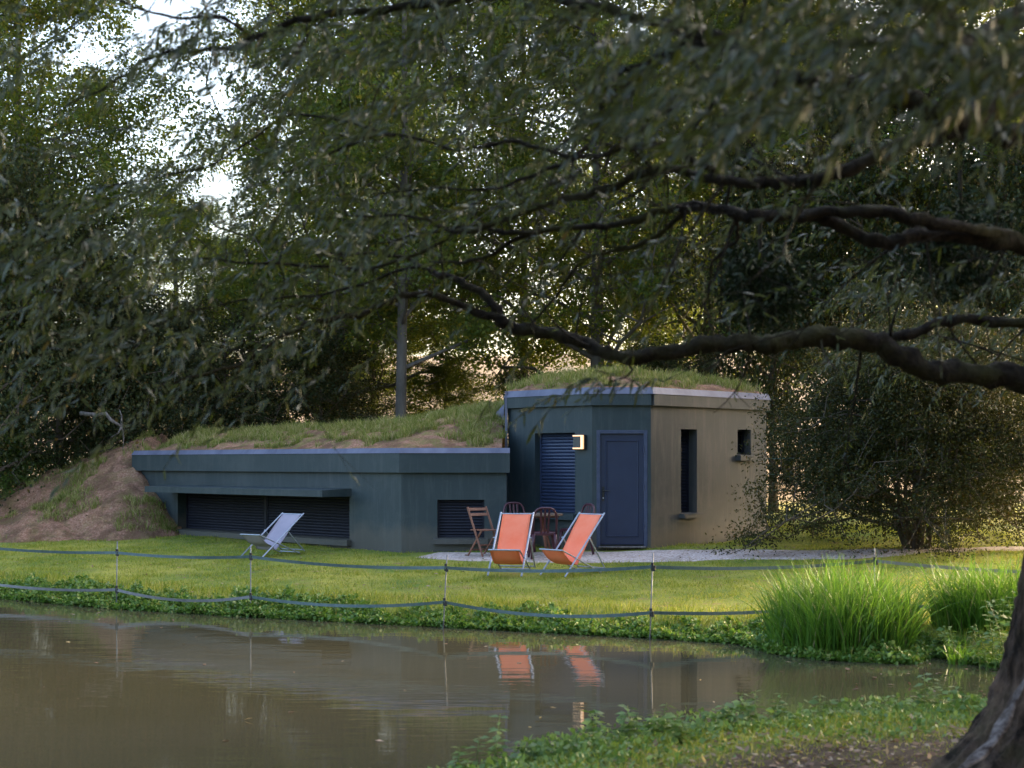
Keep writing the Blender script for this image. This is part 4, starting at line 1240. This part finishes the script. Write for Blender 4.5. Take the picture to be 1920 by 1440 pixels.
# trunk with flared roots and deep bark ridges
tpath = [np.array(p) for p in [(3.06, 8.0, -.15), (3.08, 8.0, .42), (3.12, 8.0, .70), (3.18, 8.0, 1.1), (3.26, 8.0, 1.6), (3.42, 7.98, 2.3), (3.55, 7.9, 3.0), (3.5, 7.6, 3.9), (3.3, 7.1, 5.0), (3.1, 6.6, 6.2)]]
trad = [.62, .50, .42, .375, .35, .33, .29, .22, .15, .08]
tt = np.linspace(0, len(tpath) - 1, 200); NS = 180
V = []; TP = np.array(tpath)
for t in tt:
    k = min(int(t), len(tpath) - 2); f_ = t - k
    c = np.array([np.interp(t, range(len(TP)), TP[:, j]) for j in range(3)]); r = np.interp(t, range(len(TP)), trad)
    low = max(0, 1 - (c[2] - .1) / .9)
    for j in range(NS):
        a = 2 * math.pi * j / NS
        rr = r * (1 + low * low * (1.0 * max(0, math.cos(a - 3.45)) ** 3 + .30 * max(0, math.cos(a - 5.0)) ** 4 + .25 * max(0, math.cos(a - 1.6)) ** 4))
        tw = a * 1 + .5 * c[2]
        rr *= 1.04 - .075 * abs(math.sin(tw * 7 + 1.2 * math.sin(c[2] * 4) + .5 * math.sin(c[2] * 13 + a * 3))) ** .6 - .05 * abs(math.sin(tw * 15 + 1.6 * math.sin(c[2] * 6 + 1) + .6 * math.sin(c[2] * 17))) + .012 * math.sin(c[2] * 37 + tw * 9) + random.uniform(-.008, .008)
        V.append(c + rr * np.array((math.cos(a), math.sin(a), 0)))
Q = [(i*NS+j, i*NS+(j+1) % NS, (i+1)*NS+(j+1) % NS, (i+1)*NS+j) for i in range(len(tt)-1) for j in range(NS)]
mb = MB(); mb.v = [tuple(p) for p in V]; mb.f = Q
trunk_o = wbuild(mb, 'trunk', M['bark_w'])
# pale bare streak winding down the trunk onto the root
mb = MB(); st = [(1925, 1270, 7.66), (1908, 1300, 7.63), (1893, 1330, 7.60), (1878, 1362, 7.54), (1860, 1392, 7.46), (1835, 1418, 7.38), (1805, 1440, 7.30), (1770, 1470, 7.2)]
mb.tube([P(*q) for q in st], [.006, .022, .030, .042, .030, .044, .026, .02], 10, True, .45, .35)
wbuild(mb, 'bare_root', bark('bare_root_wood', (.03, .02, .017), (.22, .19, .185), (.06, .04, .03), .6, 14, .5, .03))

nodes = []                                                          # (point, radius) of the wood the twigs grow from


def limb(pts, r, n=9, name='limb', start=None):
    C = [P(*q) for q in pts]
    if start is not None: C = [np.array(start, float)] + C; r = [r[0]] + list(r)
    C = np.array(C); rr = np.interp(np.linspace(0, len(C) - 1, (len(C) - 1) * n + 1), np.linspace(0, len(C) - 1, len(r)), r)
    t = np.linspace(0, len(C) - 1, (len(C) - 1) * n + 1); k = np.clip(t.astype(int), 0, len(C) - 2); f_ = (t - k)[:, None]
    c = lambda i: C[np.clip(i, 0, len(C) - 1)]
    p0, p1, p2, p3 = c(k - 1), c(k), c(k + 1), c(k + 2)
    cur = .5 * ((2 * p1) + (-p0 + p2) * f_ + (2 * p0 - 5 * p1 + 4 * p2 - p3) * f_ ** 2 + (-p0 + 3 * p1 - 3 * p2 + p3) * f_ ** 3)
    jit = rng.normal(size=cur.shape) * rr[:, None] * .10
    ph = rng.uniform(0, 6, 3); sl = np.arange(len(cur))[:, None] / n
    jit = jit + .022 * np.sin(sl * 2.7 + ph) * np.minimum(1, .5 + rr[:, None] * 12) + .004 * np.sin(sl * 9.7 + 2 * ph)
    rr = rr * .70
    cur = cur + jit
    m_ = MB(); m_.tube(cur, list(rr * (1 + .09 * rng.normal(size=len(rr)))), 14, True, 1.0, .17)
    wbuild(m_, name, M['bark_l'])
    for p, q in zip(cur, rr): nodes.append((p, q))


T1, T2, T3, T4 = (3.5, 7.9, 2.45), (3.55, 7.85, 3.1), (3.5, 7.6, 3.9), (3.3, 7.1, 4.9)
limb([(2010, 742, 7.95), (1920, 718, 7.9), (1760, 690, 7.8), (1640, 648, 7.7), (1520, 634, 7.6), (1420, 642, 7.5), (1300, 656, 7.5), (1160, 660, 7.6), (1060, 640, 7.7), (960, 605, 7.8), (915, 570, 7.8), (850, 522, 7.9), (780, 492, 8.0), (690, 478, 8.0), (590, 470, 8.0)],
     [.13, .105, .088, .082, .075, .068, .06, .055, .05, .048, .043, .032, .025, .018, .012, .006], start=T1)
limb([(955, 602, 7.8), (860, 566, 7.75), (780, 558, 7.7), (690, 578, 7.6), (600, 606, 7.5), (510, 645, 7.4), (420, 690, 7.3), (330, 722, 7.2)], [.034, .028, .025, .022, .018, .015, .011, .006])
limb([(2000, 592, 7.9), (1920, 600, 7.9), (1800, 606, 7.85), (1700, 622, 7.8), (1600, 634, 7.75), (1530, 634, 7.62)], [.05, .042, .04, .04, .045, .05], start=T2)
limb([(2060, 500, 7.2), (1900, 462, 6.8), (1740, 442, 6.6), (1620, 446, 6.5), (1510, 408, 6.5), (1400, 398, 6.5), (1300, 392, 6.6), (1200, 406, 6.7), (1100, 428, 6.8), (1000, 436, 6.9), (900, 425, 7.0), (800, 440, 7.1), (700, 455, 7.2)], [.075, .06, .05, .042, .04, .036, .03, .026, .022, .018, .014, .01, .005], start=T2)
limb([(1960, 474, 6.95), (1880, 446, 6.72), (1760, 412, 6.5), (1640, 404, 6.4), (1500, 404, 6.48)], [.02, .042, .04, .036, .032])
limb([(1980, 240, 6.2), (1800, 250, 5.9), (1660, 285, 5.8), (1540, 330, 5.8), (1440, 352, 5.9), (1340, 328, 6.0), (1240, 320, 6.1), (1150, 345, 6.3), (1060, 375, 6.4), (950, 410, 6.6), (860, 432, 6.8), (770, 410, 6.9), (650, 400, 7)], [.07, .055, .045, .036, .032, .03, .027, .024, .021, .018, .015, .010, .005], start=T3)
limb([(1340, 330, 6.0), (1250, 270, 6.0), (1180, 285, 6.2), (1080, 290, 6.3), (980, 270, 6.5), (860, 280, 6.7), (740, 250, 6.9), (600, 300, 7.1), (450, 350, 7.2)], [.022, .02, .018, .016, .014, .012, .01, .008, .004])
limb([(1900, 170, 5.6), (1700, 190, 5.4), (1520, 150, 5.3), (1400, 118, 5.3), (1290, 86, 5.4), (1210, 108, 5.6), (1145, 165, 5.8), (1105, 255, 6.0), (1040, 318, 6.2), (940, 350, 6.4), (820, 350, 6.6), (680, 380, 6.8)], [.07, .055, .045, .036, .022, .02, .018, .016, .013, .01, .007, .004], start=T4)
limb([(1400, 116, 5.3), (1330, 75, 5.3), (1180, 20, 5.5), (1000, 0, 5.9), (800, 0, 6.2), (630, 30, 6.4), (480, 68, 6.5), (380, 92, 6.6), (270, 118, 6.7), (190, 160, 6.8), (90, 230, 7)], [.034, .032, .03, .028, .026, .024, .020, .015, .011, .008, .004])
limb([(480, 66, 6.5), (420, 42, 6.5), (340, 28, 6.6), (230, 6, 6.7), (120, -20, 6.8)], [.016, .013, .011, .008, .005])
limb([(1850, 60, 5.2), (1780, 60, 4.8), (1700, -20, 4.6), (1560, -140, 4.6), (1300, -250, 4.9), (1000, -300, 5.4), (700, -280, 5.9), (400, -200, 6.4), (100, -60, 6.8)], [.07, .06, .055, .05, .042, .034, .026, .018, .008], start=T4)
limb([(1310, 392, 6.6), (1250, 430, 6.75), (1160, 465, 6.9), (1090, 500, 7.1), (1030, 560, 7.3), (1000, 612, 7.4)], [.020, .018, .016, .014, .010, .006])
limb([(1380, 400, 6.5), (1375, 450, 6.6), (1340, 500, 6.7), (1325, 570, 6.8)], [.014, .012, .010, .005])
limb([(1010, 436, 6.9), (900, 480, 7.1), (800, 500, 7.3), (650, 540, 7.4), (500, 560, 7.4), (350, 590, 7.3), (200, 640, 7.2)], [.016, .014, .012, .010, .008, .006, .004])
limb([(860, 432, 6.8), (700, 500, 7.0), (520, 500, 7.0), (350, 480, 7.0), (180, 520, 7.0)], [.014, .012, .010, .007, .004])
limb([(740, 250, 6.9), (560, 220, 7.0), (400, 300, 7.0), (220, 350, 7.0), (60, 420, 7.0)], [.010, .009, .008, .006, .003])
limb([(1160, 660, 7.6), (1180, 690, 7.5), (1150, 720, 7.4), (1110, 745, 7.3)], [.010, .008, .006, .004])

# attractors for the twigs: more where the photograph shows denser leaves
bx = [-100, 0, 120, 250, 330, 450, 560, 650, 800, 950, 1050, 1150, 1250, 1350, 1500, 1700, 2000]
by = [630, 620, 655, 680, 650, 680, 670, 630, 520, 400, 350, 330, 300, 270, 230, 190, 180]
att = []
while len(att) < 1080:
    px = rng.uniform(-160, 2060); py = rng.uniform(-420, 760)
    if py > np.interp(px, bx, by): continue
    pr = 1.0
    pr *= 1 - .92 * math.exp(-((px - 350) / 160) ** 2 - ((py - 150) / 105) ** 2)
    pr *= 1 - .75 * math.exp(-((px - 990) / 80) ** 2 - ((py - 100) / 110) ** 2)
    if px < 330 and py < 330: pr *= .35
    if px > 780 and py > 220: pr *= .30
    if px > 1350 and py > 250: pr *= .6
    if py < 0: pr *= .55
    if rng.uniform() > pr: continue
    d = 7.1 - 2.4 * ss((px - 700) / 1000) + rng.normal() * .55 - (.6 if py < 100 else 0)
    att.append(P(px, py, max(3.6, d)))
for (px, py, d) in [(330, 735, 6.3), (285, 810, 6.2), (560, 760, 6.8), (600, 750, 6.9), (520, 735, 6.7), (480, 730, 6.6), (620, 720, 7), (90, 790, 6.3), (150, 780, 6.5), (1120, 745, 7.2), (1060, 775, 7.2), (1190, 750, 7.3), (1230, 745, 7.3), (1000, 690, 7.5), (1150, 735, 7.2), (1100, 745, 7.1), (400, 740, 6.8), (450, 750, 6.7), (210, 745, 6.6), (880, 640, 7.4), (720, 690, 7.2)]:
    att.append(P(px, py - 35, d))
for k in range(120):                                                # the sunlit far side of the crown, right
    px = rng.uniform(1560, 2080); py = rng.uniform(480, 700) ; att.append(P(px, py, rng.uniform(9.5, 11.5)))
for k in range(70):
    att.append(P(rng.uniform(850, 1900), rng.uniform(250, 560), rng.uniform(6.4, 8)))
for k in range(420):                                                # added over the camera, outside the view, to shade the leaves
    att.append(np.array((rng.uniform(-4, 5), rng.uniform(-1, 8), rng.uniform(4.8, 7.0))))
att = np.array(att)
NP = np.array([n[0] for n in nodes]); NR = np.array([n[1] for n in nodes])
order = np.argsort([np.min(np.linalg.norm(NP - a, axis=1)) for a in att])
twigs = MB(); LP, LD, LL = [], [], []
maxn = 60000; buf = np.zeros((maxn, 3)); rb_ = np.zeros(maxn); cnt = len(NP); buf[:cnt] = NP; rb_[:cnt] = NR
for oi in order:
    a = att[oi]
    dist = np.linalg.norm(buf[:cnt] - a, axis=1) + np.where(rb_[:cnt] > .05, .15, 0)
    j = int(np.argmin(dist)); s0 = buf[j].copy(); r0 = min(rb_[j] * .7, .004 + .006 * dist[j]); L = np.linalg.norm(a - s0)
    m_ = max(3, int(L / .14)); sag = rng.normal(size=3) * .06 * L; sag[2] += .10 * L
    pts = [s0 + (a - s0) * s + sag * math.sin(math.pi * s) for s in np.linspace(0, 1, m_ + 1)]
    # drooping leafy tip, mostly trailing to the left
    dirn = np.array((-.75 + rng.normal() * .45, rng.normal() * .45, -.22 + rng.normal() * .25)); dirn /= np.linalg.norm(dirn)
    Lt = rng.uniform(.22, .48); nt_ = 6
    tip = [a + dirn * Lt * s + np.array((0, 0, -.30 * Lt * s * s)) for s in np.linspace(1 / nt_, 1, nt_)]
    allp = pts + tip; N_ = len(allp)
    twigs.tube(allp, [max(.0014, r0 * (1 - i / N_)) for i in range(N_)], 4, False)
    k = len(pts) - 1
    buf[cnt:cnt + k] = np.array(pts[1:]); rb_[cnt:cnt + k] = [max(.002, r0 * (1 - i / N_)) for i in range(1, k + 1)]; cnt += k
    nl = rng.integers(17, 30)
    path = np.array(([pts[-2]] if True else []) + [a] + tip)
    for i in range(nl):
        s = rng.uniform(.0, 1.0) ** .85 * (len(path) - 1); k0 = min(int(s), len(path) - 2); p = path[k0] + (path[k0 + 1] - path[k0]) * (s - k0)
        dd = unit((path[k0 + 1] - path[k0])[None])[0] * .85 + rand_dirs(1)[0] * .65 + np.array((0, 0, -.30))
        LP.append(p); LD.append(dd); LL.append(rng.uniform(.042, .088))
    for i in range(int(L / .07)):
        if rng.uniform() < .5 and L < 1.2:
            p = pts[rng.integers(0, len(pts))]; LP.append(p); LD.append(rand_dirs(1)[0] + np.array((-.5, 0, -.4))); LL.append(rng.uniform(.06, .11))
big = [i for i in range(len(NR)) if NR[i] > .008 and NP[i][1] > 4]
for k in range(190):                                                # bare side shoots and stubs along the limbs
    i = big[rng.integers(len(big))]; p0 = NP[i]; L = rng.uniform(.08, .75) if rng.uniform() < .8 else .05
    dv = rand_dirs(1)[0] * np.array((1, .8, 1)) + np.array((-.5, 0, .15 * rng.normal())); dv /= np.linalg.norm(dv); cv = rng.normal(size=3) * .3 * L
    pts = [p0 + dv * L * t + cv * t * t for t in np.linspace(0, 1, 7)]; r0 = min(NR[i] * .4, .004 + .008 * L)
    twigs.tube(pts, [r0 * (1 - .8 * t) for t in np.linspace(0, 1, 7)], 5)
    for q in range(2):
        j = rng.integers(2, 6); d2 = dv + rand_dirs(1)[0] * .9; l2 = L * rng.uniform(.2, .5)
        twigs.tube([pts[j] + d2 * l2 * t for t in (0, .5, 1)], [r0 * .45, r0 * .3, r0 * .12], 4)
    for q in range(int(L * 14)):
        t = rng.uniform(.35, 1); LP.append(p0 + dv * L * t + cv * t * t); LD.append(dv + rand_dirs(1)[0] * .8 + np.array((0, 0, -.3))); LL.append(rng.uniform(.04, .085))
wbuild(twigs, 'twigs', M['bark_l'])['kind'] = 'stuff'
LP, LD, LL = np.array(LP), np.array(LD), np.array(LL)
V, T = leaf_long(LP - WO, LD, rand_dirs(len(LP), .8), LL, LL * rng.uniform(.14, .20, len(LL)), .2)
link_mesh('crown', mesh_np('crown', V, T), M['leaf_willow'], wil)

# mistletoe clumps on the limbs
for (px, py, d, r, lab) in [(1425, 525, 8.4, .30, 'dark round mistletoe clump hanging above the thick lower limb'), (1800, 450, 8.6, .34, 'dark mistletoe clump between the upper willow limbs at the trunk side')]:
    c = P(px, py, d); root = empty('mistletoe_clump', tuple(c)); tag(root, lab, 'mistletoe', 'mistletoe in the willow')
    g = MB(); tips = []
    for k in range(46):
        v = rand_dirs(1, -.15)[0] * r * random.uniform(.6, 1.05); g.tube([(0, 0, .02), tuple(v * .5 + rng.normal(size=3) * .02), tuple(v)], [.006, .004, .002], 4); tips.append(v); tips.append(v * .7)
    g.tube([(0, 0, 0), (0, .0, r * 1.25)], [.012, .014], 6)
    g.build('stems', M['bark_l'], root)
    link_mesh('leaves', crown_mesh('leaves', np.array(tips), np.full(len(tips), .085), 30, .05, .3, 0, True, 1.0), M['leaf_dark'], root)

print('triangles', sum(len(m.loop_triangles) if m.loop_triangles else sum(max(0, p.loop_total - 2) for p in m.polygons) if len(m.polygons) < 5000 else len(m.polygons) * (len(m.loops) // max(1, len(m.polygons)) - 2) for m in bpy.data.meshes))
